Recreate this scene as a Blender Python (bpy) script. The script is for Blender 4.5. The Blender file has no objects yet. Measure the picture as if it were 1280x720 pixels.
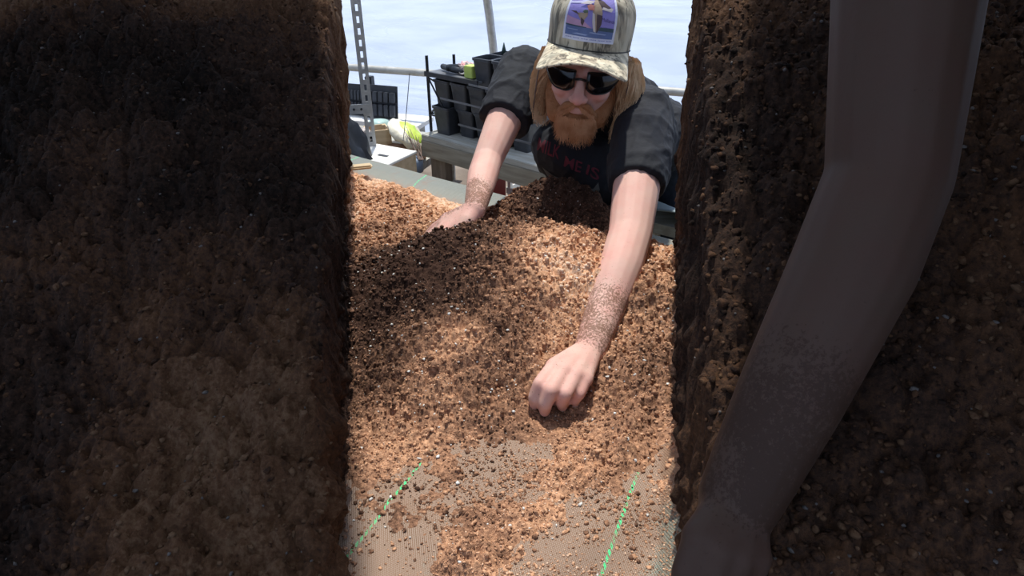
import bpy, bmesh, math, random
import numpy as np
from mathutils import Vector, Matrix, Quaternion, noise as mnoise
from mathutils.bvhtree import BVHTree
random.seed(7); rng = np.random.default_rng(11)
scene = bpy.context.scene
C = scene.collection
V = Vector
R = math.radians

# ------------------------------------------------------------ camera, sky, sun, exposure
CAM = V((0.0, 0.0, 1.41)); PITCH = 30.0; FOC = 800.0
cd = bpy.data.cameras.new('camera'); cam = bpy.data.objects.new('camera', cd); C.objects.link(cam)
cam.location = CAM; cam.rotation_euler = (R(90 - PITCH), 0, 0)
cd.sensor_width = 36; cd.lens = FOC / 1280 * 36; cd.clip_start = 0.02
scene.camera = cam
vs = scene.view_settings
vs.view_transform = 'Standard'; vs.look = 'None'; vs.gamma = 1; vs.use_curve_mapping = False
vs.exposure = 0.12
SUN_DIR = V((0.01, -0.30, -0.88)).normalized(); SUN_E = 9.0
sd = bpy.data.lights.new('sun', 'SUN'); sun = bpy.data.objects.new('sun', sd); C.objects.link(sun)
sd.energy = SUN_E; sd.angle = R(1.6); sd.color = (1.0, 0.95, 0.86)
sun.rotation_euler = SUN_DIR.to_track_quat('-Z', 'Y').to_euler(); sun.location = (2, 3, 6)
world = bpy.data.worlds.new('sky'); scene.world = world; world.use_nodes = True
bgn = world.node_tree.nodes['Background']
bgn.inputs[0].default_value = (0.58, 0.71, 0.96, 1); bgn.inputs[1].default_value = 1.0
scene.cycles.transparent_max_bounces = 16

def P(px, py, t=None, z=None):
    """point seen at a picture position, at a depth t along the lens axis or at a height z"""
    p = R(PITCH); f = V((0, math.cos(p), -math.sin(p))); u = V((0, math.sin(p), math.cos(p)))
    d = f + V((1, 0, 0)) * ((px - 640) / FOC) + u * ((360 - py) / FOC)
    if t is None: t = (z - CAM.z) / d.z
    return CAM + d * t

# ------------------------------------------------------------ materials
def hexc(r, g, b):
    f = lambda c: ((c / 255 + 0.055) / 1.055) ** 2.4 if c / 255 > 0.04045 else c / 255 / 12.92
    return (f(r), f(g), f(b), 1)
def new_mat(name):
    m = bpy.data.materials.new(name); m.use_nodes = True
    nt = m.node_tree; b = nt.nodes['Principled BSDF']
    return m, nt, b
def nd(nt, t, **kw):
    n = nt.nodes.new(t)
    for k, v in kw.items():
        if hasattr(n, k): setattr(n, k, v)
        else: n.inputs[k].default_value = v
    return n
def mix(nt, fac, a, b, blend='MIX'):
    n = nt.nodes.new('ShaderNodeMix'); n.data_type = 'RGBA'; n.blend_type = blend
    for i, x in ((0, fac), (6, a), (7, b)):
        if hasattr(x, 'is_output') or hasattr(x, 'links'): nt.links.new(x, n.inputs[i])
        else: n.inputs[i].default_value = (*x, 1) if isinstance(x, tuple) and len(x) == 3 else x
    return n.outputs[2]
def ramp(nt, src, stops):
    r = nt.nodes.new('ShaderNodeValToRGB'); e = r.color_ramp.elements
    while len(e) < len(stops): e.new(0.5)
    for el, (p, c) in zip(e, stops):
        el.position = p; el.color = c if len(c) == 4 else (*c, 1)
    nt.links.new(src, r.inputs[0]); return r.outputs[0]
def gray(v): return (v, v, v, 1)
def tex(nt, scale, detail=4, rough=.55, stretch=None, kind='noise', coord='Object', distortion=0):
    tc = nt.nodes.new('ShaderNodeTexCoord'); src = tc.outputs[coord]
    if stretch:
        mp = nt.nodes.new('ShaderNodeMapping'); mp.inputs['Scale'].default_value = stretch
        nt.links.new(src, mp.inputs[0]); src = mp.outputs[0]
    if kind == 'noise':
        n = nd(nt, 'ShaderNodeTexNoise', Scale=scale, Detail=detail, Roughness=rough, Distortion=distortion)
        nt.links.new(src, n.inputs['Vector']); return n.outputs['Fac']
    n = nd(nt, 'ShaderNodeTexVoronoi', Scale=scale); nt.links.new(src, n.inputs['Vector'])
    return n.outputs['Distance']
def bump(nt, b, src, strength=.3, dist=.01):
    n = nd(nt, 'ShaderNodeBump', Strength=strength, Distance=dist)
    nt.links.new(src, n.inputs['Height']); nt.links.new(n.outputs[0], b.inputs['Normal'])
def mat(name, c1, c2=None, scale=8, rough=.6, metal=0, bs=0, bscale=60, stretch=None, lo=.35, hi=.65, bdist=.004):
    m, nt, b = new_mat(name)
    b.inputs['Roughness'].default_value = rough; b.inputs['Metallic'].default_value = metal
    if c2 is None: c2 = tuple(min(1, x * .8) for x in c1[:3]) + (1,)
    f = ramp(nt, tex(nt, scale, stretch=stretch), [(lo, gray(0)), (hi, gray(1))])
    nt.links.new(mix(nt, f, c1, c2), b.inputs['Base Color'])
    if bs: bump(nt, b, tex(nt, bscale, stretch=stretch), bs, bdist)
    return m

MT = {}
def soil_mat(name, dark, mid, bright, pale):
    m, nt, b = new_mat(name); b.inputs['Roughness'].default_value = .95
    b.inputs['Specular IOR Level'].default_value = .15
    at = nd(nt, 'ShaderNodeAttribute', attribute_name='dry')  # tone offset: drier soil, plus shade painted onto the back mound
    n1 = tex(nt, 9, 5, .6); n2 = tex(nt, 160, 4, .7); n3 = tex(nt, 420, 2, .6)
    s = nd(nt, 'ShaderNodeMath', operation='MULTIPLY_ADD'); nt.links.new(n1, s.inputs[0]); s.inputs[1].default_value = .55
    nt.links.new(at.outputs['Fac'], s.inputs[2])
    s2 = nd(nt, 'ShaderNodeMath', operation='MULTIPLY_ADD'); nt.links.new(n2, s2.inputs[0]); s2.inputs[1].default_value = 1.5
    nt.links.new(s.outputs[0], s2.inputs[2])
    s3 = nd(nt, 'ShaderNodeMath', operation='MULTIPLY_ADD', use_clamp=True); nt.links.new(s2.outputs[0], s3.inputs[0])
    s3.inputs[1].default_value = .8; s3.inputs[2].default_value = -.72
    c = ramp(nt, s3.outputs[0], [(.08, dark), (.40, mid), (.70, bright), (.97, pale)])
    # pale crumbs of perlite and bark fibre
    f = ramp(nt, n3, [(.70, gray(0)), (.76, gray(1))])
    nt.links.new(mix(nt, f, c, pale), b.inputs['Base Color'])
    bump(nt, b, n2, .7, .004)
    return m
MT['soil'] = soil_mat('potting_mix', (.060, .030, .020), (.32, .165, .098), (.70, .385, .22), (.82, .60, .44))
MT['darkened_soil'] = soil_mat('shade_darkened_mix', (.006, .0035, .0025), (.030, .016, .0105), (.075, .036, .018), (.12, .07, .04))  # potting mix for the side banks, shade put into its very dark colours
MT['perlite'] = mat('perlite', (.8, .78, .74, 1), (.6, .56, .5, 1), 200, .8)
MT['grey_perlite'] = mat('dark_grey_perlite', (.11, .095, .085, 1), (.06, .05, .045, 1), 200, .8)  # much darker copy of the perlite, for the banks

def skin_mat(name, base, red, dirt=(.16, .075, .04, 1)):
    m, nt, b = new_mat(name); b.inputs['Roughness'].default_value = .62
    b.inputs['Subsurface Weight'].default_value = .12; b.inputs['Subsurface Radius'].default_value = (1, .35, .2)
    b.inputs['Subsurface Scale'].default_value = .006; b.inputs['Specular IOR Level'].default_value = .22
    n = tex(nt, 22, 4); c = mix(nt, ramp(nt, n, [(.38, gray(0)), (.7, gray(.55))]), base, red)
    ar = nd(nt, 'ShaderNodeAttribute', attribute_name='red'); c = mix(nt, ar.outputs['Fac'], c, red)
    ad = nd(nt, 'ShaderNodeAttribute', attribute_name='dirt')
    n2 = tex(nt, 260, 5, .8)
    k = nd(nt, 'ShaderNodeMath', operation='MULTIPLY_ADD'); nt.links.new(ad.outputs['Fac'], k.inputs[0]); k.inputs[1].default_value = .20
    nt.links.new(n2, k.inputs[2])
    c = mix(nt, ramp(nt, k.outputs[0], [(.63, gray(0)), (.70, gray(.8))]), c, dirt)
    nt.links.new(c, b.inputs['Base Color'])
    bump(nt, b, tex(nt, 260, 3), .12, .001)
    return m
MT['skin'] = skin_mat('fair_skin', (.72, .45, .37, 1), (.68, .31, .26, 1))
MT['darkened_skin'] = skin_mat('shade_darkened_skin', (.058, .034, .024, 1), (.060, .028, .020, 1), (.03, .014, .008, 1))  # second person's skin, shade put into a much darker base colour
MT['nail'] = mat('nail', (.7, .45, .38, 1), None, 20, .35)
MT['shirt'] = mat('black_cotton', (.007, .008, .012, 1), (.013, .013, .019, 1), 6, .85, bs=.35, bscale=14, bdist=.02)
MT['denim'] = mat('dark_denim', (.012, .015, .024, 1), (.02, .025, .04, 1), 60, .9, bs=.2, bscale=300)
MT['boot'] = mat('brown_leather', (.03, .018, .01, 1), None, 20, .5)
MT['print_red'] = mat('dull_red_print', (.17, .020, .035, 1), (.09, .012, .022, 1), 60, .8)
MT['print_grey'] = mat('faded_grey_print', (.13, .13, .12, 1), (.05, .05, .055, 1), 30, .8)
MT['lens'] = mat('dark_lens', (.004, .004, .006, 1), None, 5, .12)
MT['frame'] = mat('black_plastic_frame', (.006, .006, .007, 1), None, 5, .3)
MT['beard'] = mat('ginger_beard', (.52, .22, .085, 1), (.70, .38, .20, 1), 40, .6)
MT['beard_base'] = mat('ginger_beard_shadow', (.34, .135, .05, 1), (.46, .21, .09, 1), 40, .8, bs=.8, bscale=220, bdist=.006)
MT['hair'] = mat('sandy_hair', (.55, .33, .16, 1), (.72, .50, .30, 1), 30, .55)
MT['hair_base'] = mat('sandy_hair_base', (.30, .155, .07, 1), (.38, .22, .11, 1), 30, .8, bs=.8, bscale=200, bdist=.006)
MT['brown_hair'] = mat('brown_hair', (.04, .02, .012, 1), (.06, .035, .02, 1), 30, .6, bs=.8, bscale=200)
MT['eye'] = mat('eye_white', (.75, .73, .7, 1), None, 5, .2)

def camo_mat(name, light=1.0):
    m, nt, b = new_mat(name); b.inputs['Roughness'].default_value = .9
    n1 = tex(nt, 20, 3, .55, (1.5, 1.5, .45), distortion=1.5); n2 = tex(nt, 34, 3, .6, (1.9, 1.9, .28), distortion=1.0)
    n3 = tex(nt, 18, 2)
    k = lambda r, g, bb: (r * light, g * light, bb * light, 1)
    c = ramp(nt, n1, [(.30, k(.13, .105, .075)), (.42, k(.32, .265, .19)), (.55, k(.52, .445, .32)), (.7, k(.62, .55, .42))])
    c = mix(nt, ramp(nt, n2, [(.52, gray(0)), (.6, gray(.85))]), c, k(.075, .065, .05))
    c = mix(nt, ramp(nt, n3, [(.5, gray(0)), (.65, gray(.35))]), c, k(.33, .33, .26))
    nt.links.new(c, b.inputs['Base Color']); bump(nt, b, tex(nt, 500, 2), .15, .001)
    return m
MT['camo'] = camo_mat('camouflage_cloth'); MT['camo_brim'] = camo_mat('worn_camouflage_cloth', 1.25)

def film_mat():
    m = bpy.data.materials.new('greenhouse_film'); m.use_nodes = True; nt = m.node_tree; nt.nodes.clear()
    out = nt.nodes.new('ShaderNodeOutputMaterial')
    tr = nd(nt, 'ShaderNodeBsdfTransparent'); tr.inputs[0].default_value = (.93, .97, 1, 1)
    tl = nd(nt, 'ShaderNodeBsdfTranslucent'); tl.inputs[0].default_value = (.42, .49, .64, 1)
    gl = nd(nt, 'ShaderNodeBsdfGlossy'); gl.inputs['Roughness'].default_value = .22
    df = nd(nt, 'ShaderNodeBsdfDiffuse'); df.inputs[0].default_value = (.60, .70, .78, 1)
    wr = tex(nt, 1.6, 5, .5, (.35, .35, 2.2), distortion=.7)
    cr = tex(nt, 2.3, 3, .5, (.25, .25, 1.8), distortion=1.5)
    ln = nd(nt, 'ShaderNodeMath', operation='SUBTRACT'); nt.links.new(cr, ln.inputs[0]); ln.inputs[1].default_value = .5
    ab = nd(nt, 'ShaderNodeMath', operation='ABSOLUTE'); nt.links.new(ln.outputs[0], ab.inputs[0])
    crease = ramp(nt, ab.outputs[0], [(.0, gray(1)), (.012, gray(0))])
    bm_ = nd(nt, 'ShaderNodeBump', Strength=.6, Distance=.05); nt.links.new(wr, bm_.inputs['Height'])
    for n in (tl, gl, df): nt.links.new(bm_.outputs[0], n.inputs['Normal'])
    m1 = nt.nodes.new('ShaderNodeMixShader'); m1.inputs[0].default_value = .35
    nt.links.new(tl.outputs[0], m1.inputs[1]); nt.links.new(df.outputs[0], m1.inputs[2])
    m2 = nt.nodes.new('ShaderNodeMixShader')
    f = nd(nt, 'ShaderNodeMath', operation='MULTIPLY_ADD', use_clamp=True); nt.links.new(crease, f.inputs[0]); f.inputs[1].default_value = -.35; f.inputs[2].default_value = .52
    nt.links.new(f.outputs[0], m2.inputs[0])
    nt.links.new(m1.outputs[0], m2.inputs[1]); nt.links.new(tr.outputs[0], m2.inputs[2])
    m3 = nt.nodes.new('ShaderNodeMixShader'); m3.inputs[0].default_value = .05
    nt.links.new(m2.outputs[0], m3.inputs[1]); nt.links.new(gl.outputs[0], m3.inputs[2])
    nt.links.new(m3.outputs[0], out.inputs[0])
    return m
MT['film'] = film_mat()
MT['galv'] = mat('galvanised_steel', (.50, .50, .49, 1), (.36, .36, .36, 1), 30, .45, .6)
MT['pipe'] = mat('weathered_pipe', (.46, .44, .40, 1), (.34, .32, .28, 1), 12, .6, .2)
MT['black_steel'] = mat('black_steel', (.018, .019, .022, 1), (.03, .03, .033, 1), 30, .45, .3)
MT['grey_bar'] = mat('grey_bar', (.11, .115, .12, 1), (.17, .17, .18, 1), 20, .5, .3)
MT['pot'] = mat('black_pot_plastic', (.022, .024, .030, 1), (.045, .048, .056, 1), 14, .42, bs=.25, bscale=18, bdist=.02)
MT['black_plastic'] = mat('black_plastic', (.014, .015, .018, 1), (.03, .031, .035, 1), 10, .5)
MT['grey_wood'] = mat('weathered_grey_board', (.44, .43, .38, 1), (.30, .28, .23, 1), 5, .85, stretch=(1, 9, 9), bs=.4, bscale=40)
MT['bench_front'] = mat('weathered_bench_beam', (.33, .30, .23, 1), (.22, .19, .14, 1), 5, .85, stretch=(1, 9, 9), bs=.4, bscale=40)
MT['post_wood'] = mat('weathered_brown_post', (.27, .22, .17, 1), (.19, .15, .11, 1), 6, .85, stretch=(8, 8, 1), bs=.4, bscale=40)
MT['pale_wood'] = mat('pale_pine', (.62, .47, .29, 1), (.50, .36, .21, 1), 5, .75, stretch=(1, 8, 8), bs=.2)
MT['white_wood'] = mat('white_board', (.80, .77, .71, 1), (.70, .66, .60, 1), 4, .7)
MT['card'] = mat('tan_cardboard', (.36, .20, .11, 1), (.28, .15, .08, 1), 6, .85)
MT['lime'] = mat('lime_bag', (.42, .62, .03, 1), (.60, .72, .10, 1), 10, .4)
MT['cream'] = mat('cream_bag', (.75, .68, .52, 1), (.60, .54, .40, 1), 10, .45, bs=.5, bscale=25, bdist=.01)
MT['blue_grey'] = mat('blue_grey_plastic', (.20, .25, .33, 1), (.15, .19, .25, 1), 10, .6)
MT['red'] = mat('red_plastic', (.50, .02, .03, 1), None, 8, .5)
MT['lime_box'] = mat('lime_carton', (.45, .55, .10, 1), (.52, .62, .16, 1), 10, .6)
MT['pink'] = mat('pink_wrap', (.78, .30, .28, 1), (.85, .70, .66, 1), 30, .5)
MT['crumple'] = mat('crumpled_paper', (.70, .62, .56, 1), (.42, .34, .30, 1), 30, .8)
MT['teal'] = mat('pale_green_plastic', (.45, .60, .52, 1), None, 8, .4)
MT['white_plastic'] = mat('white_plastic', (.78, .77, .74, 1), None, 8, .5)
MT['twig'] = mat('dry_twig', (.13, .09, .075, 1), (.22, .15, .11, 1), 30, .8)
MT['tarp_grey'] = mat('blue_grey_sheet', (.30, .36, .38, 1), (.22, .27, .29, 1), 8, .6, bs=.4, bscale=12, bdist=.02)
MT['ground'] = mat('outdoor_gravel', (.17, .20, .27, 1), (.25, .28, .35, 1), .8, .95)
MT['floor'] = mat('packed_earth', (.16, .12, .09, 1), (.25, .20, .16, 1), 3, .95, bs=.5, bscale=40)
def shade_mat():
    m, nt, b = new_mat('added_black_cloth'); b.inputs['Base Color'].default_value = (.01, .011, .011, 1); b.inputs['Roughness'].default_value = .95  # cloth added out of view to darken the sides
    tr = nd(nt, 'ShaderNodeBsdfTransparent'); mx = nt.nodes.new('ShaderNodeMixShader'); out = nt.nodes['Material Output']
    f = ramp(nt, tex(nt, 40, 2), [(.3, gray(.82)), (.7, gray(.74))])          # open knit that lets about a fifth of the light through
    nt.links.new(f, mx.inputs[0]); nt.links.new(tr.outputs[0], mx.inputs[1]); nt.links.new(b.outputs[0], mx.inputs[2]); nt.links.new(mx.outputs[0], out.inputs[0])
    return m
MT['shade'] = shade_mat()
def flat(name, c, rough=.7):
    return mat(name, (*c, 1), tuple(x * .85 for x in c) + (1,), 60, rough)

# ------------------------------------------------------------ helpers
def tag(o, label=None, cat=None, group=None, kind=None):
    for k, v in (('label', label), ('category', cat), ('group', group), ('kind', kind)):
        if v: o[k] = v
    return o
def empty(name, loc=(0, 0, 0), rotz=0, label=None, cat=None, group=None, rot=None):
    o = bpy.data.objects.new(name, None); C.objects.link(o); o.empty_display_size = .05
    o.location = loc; o.rotation_euler = rot if rot else (0, 0, rotz)
    return tag(o, label, cat, group)
def obj(name, bm, m, parent=None, world=False, smooth=False, mats=None):
    """one mesh object; world=True means the shape was drawn in world space"""
    if isinstance(bm, bmesh.types.BMesh):
        me = bpy.data.meshes.new(name); bm.to_mesh(me); bm.free()
    else: me = bm; me.name = name
    me.materials.clear()
    for x in (mats or [m]): me.materials.append(x)
    o = bpy.data.objects.new(name, me); C.objects.link(o)
    if smooth: me.polygons.foreach_set('use_smooth', [True] * len(me.polygons))
    if parent is not None:
        o.parent = parent
        if world:
            mw = Matrix.Translation(parent.location) @ parent.rotation_euler.to_matrix().to_4x4()
            pp = parent.parent
            while pp is not None:
                mw = Matrix.Translation(pp.location) @ pp.rotation_euler.to_matrix().to_4x4() @ mw; pp = pp.parent
            me.transform(mw.inverted())
    return o
def struct(name, bm, m, smooth=False):
    return tag(obj(name, bm, m, smooth=smooth), kind='structure')
def box(bm, c, s, rot=None, bevel=0):
    r = bmesh.ops.create_cube(bm, size=1); vs_ = r['verts']
    M_ = Matrix.Translation(V(c)) @ (rot.to_4x4() if rot else Matrix()) @ Matrix.Diagonal((*s, 1))
    bmesh.ops.transform(bm, matrix=M_, verts=vs_)
    if bevel:
        ed = list({e for v in vs_ for e in v.link_edges})
        bmesh.ops.bevel(bm, geom=ed, offset=bevel, segments=2, affect='EDGES')
    return bm
def bar(bm, a, b_, w, h, bevel=0, up=V((0, 0, 1))):
    a, b_ = V(a), V(b_); d = b_ - a; x = d.normalized(); y = up.cross(x)
    if y.length < 1e-4: y = V((0, 1, 0)).cross(x)
    y.normalize(); z = x.cross(y)
    return box(bm, (a + b_) / 2, (d.length, w, h), Matrix((x, y, z)).transposed(), bevel)
def tube(bm, pts, rad, n=8, caps=True):
    pts = [V(p) for p in pts]; rings = []
    rads = rad if isinstance(rad, (list, tuple)) else [rad] * len(pts)
    up = None
    for i, p in enumerate(pts):
        d = (pts[min(i + 1, len(pts) - 1)] - pts[max(i - 1, 0)]).normalized()
        if up is None: up = d.orthogonal().normalized()
        up = (up - d * up.dot(d)).normalized(); s = d.cross(up)
        rings.append([bm.verts.new(p + (up * math.cos(2 * math.pi * k / n) + s * math.sin(2 * math.pi * k / n)) * rads[i]) for k in range(n)])
    for a, b_ in zip(rings, rings[1:]):
        for k in range(n): bm.faces.new((a[k], a[(k + 1) % n], b_[(k + 1) % n], b_[k]))
    if caps: bm.faces.new(rings[0][::-1]); bm.faces.new(rings[-1])
    return bm
def capsule(bm, a, b_, ra, rb, n=16):
    a, b_ = V(a), V(b_); d = b_ - a; L = d.length; d = d.normalized() if L > 1e-6 else V((0, 0, 1))
    pts, rr = [], []
    for k in range(7):
        th = math.pi / 2 * k / 6; pts.append(a - d * ra * math.cos(th)); rr.append(max(ra * math.sin(th), 1e-4))
    for k in range(7):
        th = math.pi / 2 * k / 6; pts.append(b_ + d * rb * math.sin(th)); rr.append(max(rb * math.cos(th), 1e-4))
    return tube(bm, pts, rr, n)
def chain(bm, pts, rads):
    for i in range(len(pts) - 1): capsule(bm, pts[i], pts[i + 1], rads[i], rads[i + 1])
def ell(bm, c, r, rot=None, n=20):
    q = bmesh.ops.create_uvsphere(bm, u_segments=n, v_segments=n // 2 + 2, radius=1)
    M_ = Matrix.Translation(V(c)) @ (rot.to_4x4() if rot else Matrix()) @ Matrix.Diagonal((*r, 1))
    bmesh.ops.transform(bm, matrix=M_, verts=q['verts']); return bm
def remesh(bm, voxel, it=3, fac=.6):
    me = bpy.data.meshes.new('t'); bm.to_mesh(me); bm.free()
    o = bpy.data.objects.new('t', me); C.objects.link(o)
    m = o.modifiers.new('r', 'REMESH'); m.mode = 'VOXEL'; m.voxel_size = voxel
    s = o.modifiers.new('s', 'SMOOTH'); s.factor = fac; s.iterations = it
    dg = bpy.context.evaluated_depsgraph_get(); dg.update()
    r = bpy.data.meshes.new_from_object(o.evaluated_get(dg)); bpy.data.objects.remove(o)
    return r
def copy_tree(o, parent=None):
    c = o.copy(); C.objects.link(c); c.parent = parent
    for ch in list(o.children): copy_tree(ch, c)
    return c
def attr(me, name, arr):
    a = me.attributes.new(name, 'FLOAT', 'POINT'); a.data.foreach_set('value', np.asarray(arr, dtype=np.float32))
def coords(me):
    a = np.empty(len(me.vertices) * 3, dtype=np.float32); me.vertices.foreach_get('co', a); return a.reshape(-1, 3)

# numpy noise
def hsh(ix, iy, seed):
    h = (ix.astype(np.int64) * 374761393 + iy.astype(np.int64) * 668265263 + seed * 1442695041) & 0xffffffff
    h = ((h ^ (h >> 13)) * 1274126177) & 0xffffffff
    h = ((h ^ (h >> 16)) * 2246822519) & 0xffffffff
    return ((h ^ (h >> 15)) & 0xffffff) / float(0xffffff)
def vn(x, y, seed=0):
    ix, iy = np.floor(x), np.floor(y); fx, fy = x - ix, y - iy
    fx = fx * fx * (3 - 2 * fx); fy = fy * fy * (3 - 2 * fy)
    a, b_, c, d = hsh(ix, iy, seed), hsh(ix + 1, iy, seed), hsh(ix, iy + 1, seed), hsh(ix + 1, iy + 1, seed)
    return (a * (1 - fx) + b_ * fx) * (1 - fy) + (c * (1 - fx) + d * fx) * fy
def fbm(x, y, sc, o=4, seed=0, g=.5):
    s, a, t = 0, 1, 0
    for k in range(o):
        s = s + a * vn(x * sc * 2 ** k + 17.3 * k, y * sc * 2 ** k - 9.1 * k, seed + k); t += a; a *= g
    return s / t
def clods(x, y, size, seed=0):
    """rounded lumps of random height, one per cell"""
    X, Y = x / size, y / size; ix, iy = np.floor(X), np.floor(Y); best = np.zeros_like(X)
    for dx in (-1, 0, 1):
        for dy in (-1, 0, 1):
            cx, cy = ix + dx, iy + dy
            px = cx + hsh(cx, cy, seed); py = cy + hsh(cx, cy, seed + 7); r = .25 + .6 * hsh(cx, cy, seed + 13)
            d2 = ((X - px) ** 2 + (Y - py) ** 2) / (r * r)
            best = np.maximum(best, np.sqrt(np.clip(1 - d2, 0, 1)) * r)
    return best
def sst(a, b_, x):
    t = np.clip((x - a) / (b_ - a), 0, 1); return t * t * (3 - 2 * t)
def grid_mesh(name, X, Y, Z, attrs=None, drop=None):
    n, m_ = X.shape; me = bpy.data.meshes.new(name)
    co = np.stack([X, Y, Z], -1).reshape(-1, 3).astype(np.float32)
    i = np.arange(n * m_).reshape(n, m_)
    f = np.stack([i[:-1, :-1], i[:-1, 1:], i[1:, 1:], i[1:, :-1]], -1).reshape(-1, 4)
    if drop is not None: f = f[~drop.ravel()[f].any(1)]
    me.vertices.add(len(co)); me.vertices.foreach_set('co', co.ravel())
    me.loops.add(f.size); me.loops.foreach_set('vertex_index', f.ravel().astype(np.int32))
    me.polygons.add(len(f)); me.polygons.foreach_set('loop_start', np.arange(0, f.size, 4, dtype=np.int32))
    me.polygons.foreach_set('loop_total', np.full(len(f), 4, dtype=np.int32))
    me.update(calc_edges=True)
    me.polygons.foreach_set('use_smooth', [True] * len(f))
    for k, v in (attrs or {}).items(): attr(me, k, v.ravel())
    return me
def crumb_mesh(name, pos, size, seed=0, dry=None):
    """many small irregular grains as one mesh"""
    b_ = bmesh.new(); bmesh.ops.create_icosphere(b_, subdivisions=1, radius=1)
    vv = np.array([v.co[:] for v in b_.verts]); ff = np.array([[v.index for v in f.verts] for f in b_.faces]); b_.free()
    r = np.random.default_rng(seed); N = len(pos)
    j = vv[None] * (1 + r.uniform(-.35, .35, (N, len(vv), 1))) * r.uniform(.6, 1.4, (N, 1, 3))
    a = r.uniform(0, 2 * np.pi, N); ca, sa = np.cos(a)[:, None], np.sin(a)[:, None]
    x = j[..., 0] * ca - j[..., 1] * sa; y = j[..., 0] * sa + j[..., 1] * ca
    co = np.stack([x, y, j[..., 2] * .8], -1) * np.asarray(size)[:, None, None] + pos[:, None]
    f = (ff[None] + (np.arange(N) * len(vv))[:, None, None]).reshape(-1, 3)
    me = bpy.data.meshes.new(name)
    me.vertices.add(N * len(vv)); me.vertices.foreach_set('co', co.astype(np.float32).ravel())
    me.loops.add(f.size); me.loops.foreach_set('vertex_index', f.ravel().astype(np.int32))
    me.polygons.add(len(f)); me.polygons.foreach_set('loop_start', np.arange(0, f.size, 3, dtype=np.int32))
    me.polygons.foreach_set('loop_total', np.full(len(f), 3, dtype=np.int32)); me.update(calc_edges=True)
    if dry is not None: attr(me, 'dry', np.repeat(dry, len(vv)))
    return me

# ------------------------------------------------------------ the setting: tunnel greenhouse
NW = V((.327, .945, 0)); EW = V((.945, -.327, 0)); ZW = V((0, 0, 1))
RAD = 2.9; CN = 4.05 - RAD                  # tunnel radius, axis offset along NW
def arch(th, s, r=RAD): return NW * (CN + r * math.cos(th)) + EW * s + ZW * (r * math.sin(th))
bm = bmesh.new(); box(bm, (0, 2, -.11), (40, 40, .1)); struct('ground', bm, MT['ground'])
bm = bmesh.new(); box(bm, NW * CN + V((0, 0, -.03)), (9.5, 2 * RAD + .1, .06), Matrix((EW, NW, ZW)).transposed()); struct('floor', bm, MT['floor'])
def film_sheet(a0, a1, s0, s1, na, ns):
    b_ = bmesh.new(); g = []
    for i in range(na + 1):
        th = a0 + (a1 - a0) * i / na
        g.append([b_.verts.new(arch(th, s0 + (s1 - s0) * j / ns, RAD - .004 * math.sin(j * 2.3 + i))) for j in range(ns + 1)])
    for i in range(na):
        for j in range(ns): b_.faces.new((g[i][j], g[i][j + 1], g[i + 1][j + 1], g[i + 1][j]))
    return b_
struct('wall_back', film_sheet(0, R(52), -4.2, 4.2, 16, 20), MT['film'], True)
struct('ceiling', film_sheet(R(52), R(128), -4.2, 4.2, 16, 20), MT['film'], True)
struct('wall_front', film_sheet(R(128), R(180), -4.2, 4.2, 16, 20), MT['film'], True)
for nm, s in (('wall_left', -4.2), ('wall_right', 4.2)):
    b_ = bmesh.new(); b_.faces.new([b_.verts.new(arch(R(180) * i / 40, s)) for i in range(41)]); struct(nm, b_, MT['film'])
# hoops, each standing on both long walls
s_ref = P(629, 62, 4.15).dot(EW)
for k in range(-2, 3):
    s = s_ref + k * 2.5
    if abs(s) > 4.1: continue
    b_ = bmesh.new(); tube(b_, [arch(math.pi * i / 60, s, RAD - .035) for i in range(61)], .026, 12)
    tag(obj('hoop_pipe', b_, MT['galv'], smooth=True), 'pale round steel hoop rising behind the man beside the pot stack' if k == 0 else 'steel hoop of the tunnel %s' % {-2: 'at its far left end', -1: 'behind the left compost bank', 1: 'behind the right compost bank', 2: 'at its far right end'}.get(k), 'pipe')
pz = P(560, 88, 4.2).z
th = math.asin(pz / RAD)
b_ = bmesh.new(); tube(b_, [arch(th, -4.1 + .41 * i, RAD - .08) for i in range(21)], .024, 10)
tag(obj('wall_rail', b_, MT['pipe'], smooth=True), 'long horizontal weathered rail along the plastic film wall', 'rail')
b_ = bmesh.new(); bar(b_, arch(R(.6), -4.1, RAD - .03), arch(R(.6), 4.1, RAD - .03), .03, .05); struct('baseboard_back', b_, MT['grey_wood'])

# ------------------------------------------------------------ potting table and fabric
TZ = .75
E1 = V((.818, -.575, 0)); N1 = V((.575, .818, 0))
def EN(e, n, z=0): return E1 * e + N1 * n + ZW * z
MROT = Matrix((E1, N1, ZW)).transposed()
e0, e1_, n0, n1_ = -2.45, .30, -.10, 1.29
tb = empty('potting_table', EN((e0 + e1_) / 2, (n0 + n1_) / 2), 0, 'wide timber potting table under the soil-covered fabric', 'table')
b_ = bmesh.new(); box(b_, EN((e0 + e1_) / 2, (n0 + n1_) / 2, TZ - .035), (e1_ - e0, n1_ - n0, .03), MROT); obj('table_top', b_, MT['grey_wood'], tb, True)
b_ = bmesh.new()
for (ca, cb) in (((e0, n0), (e1_, n0)), ((e0, n1_), (e1_, n1_)), ((e0, n0), (e0, n1_)), ((e1_, n0), (e1_, n1_))):
    bar(b_, EN(*ca, TZ - .08), EN(*cb, TZ - .08), .035, .10)
obj('rim_board', b_, MT['grey_wood'], tb, True)
for e in (e0 + .08, (e0 + e1_) / 2, e1_ - .08):
    for n in (n0 + .08, n1_ - .08):
        b_ = bmesh.new(); box(b_, EN(e, n, (TZ - .05) / 2), (.08, .08, TZ - .05), MROT, .004); obj('leg', b_, MT['grey_wood'], tb, True)

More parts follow.
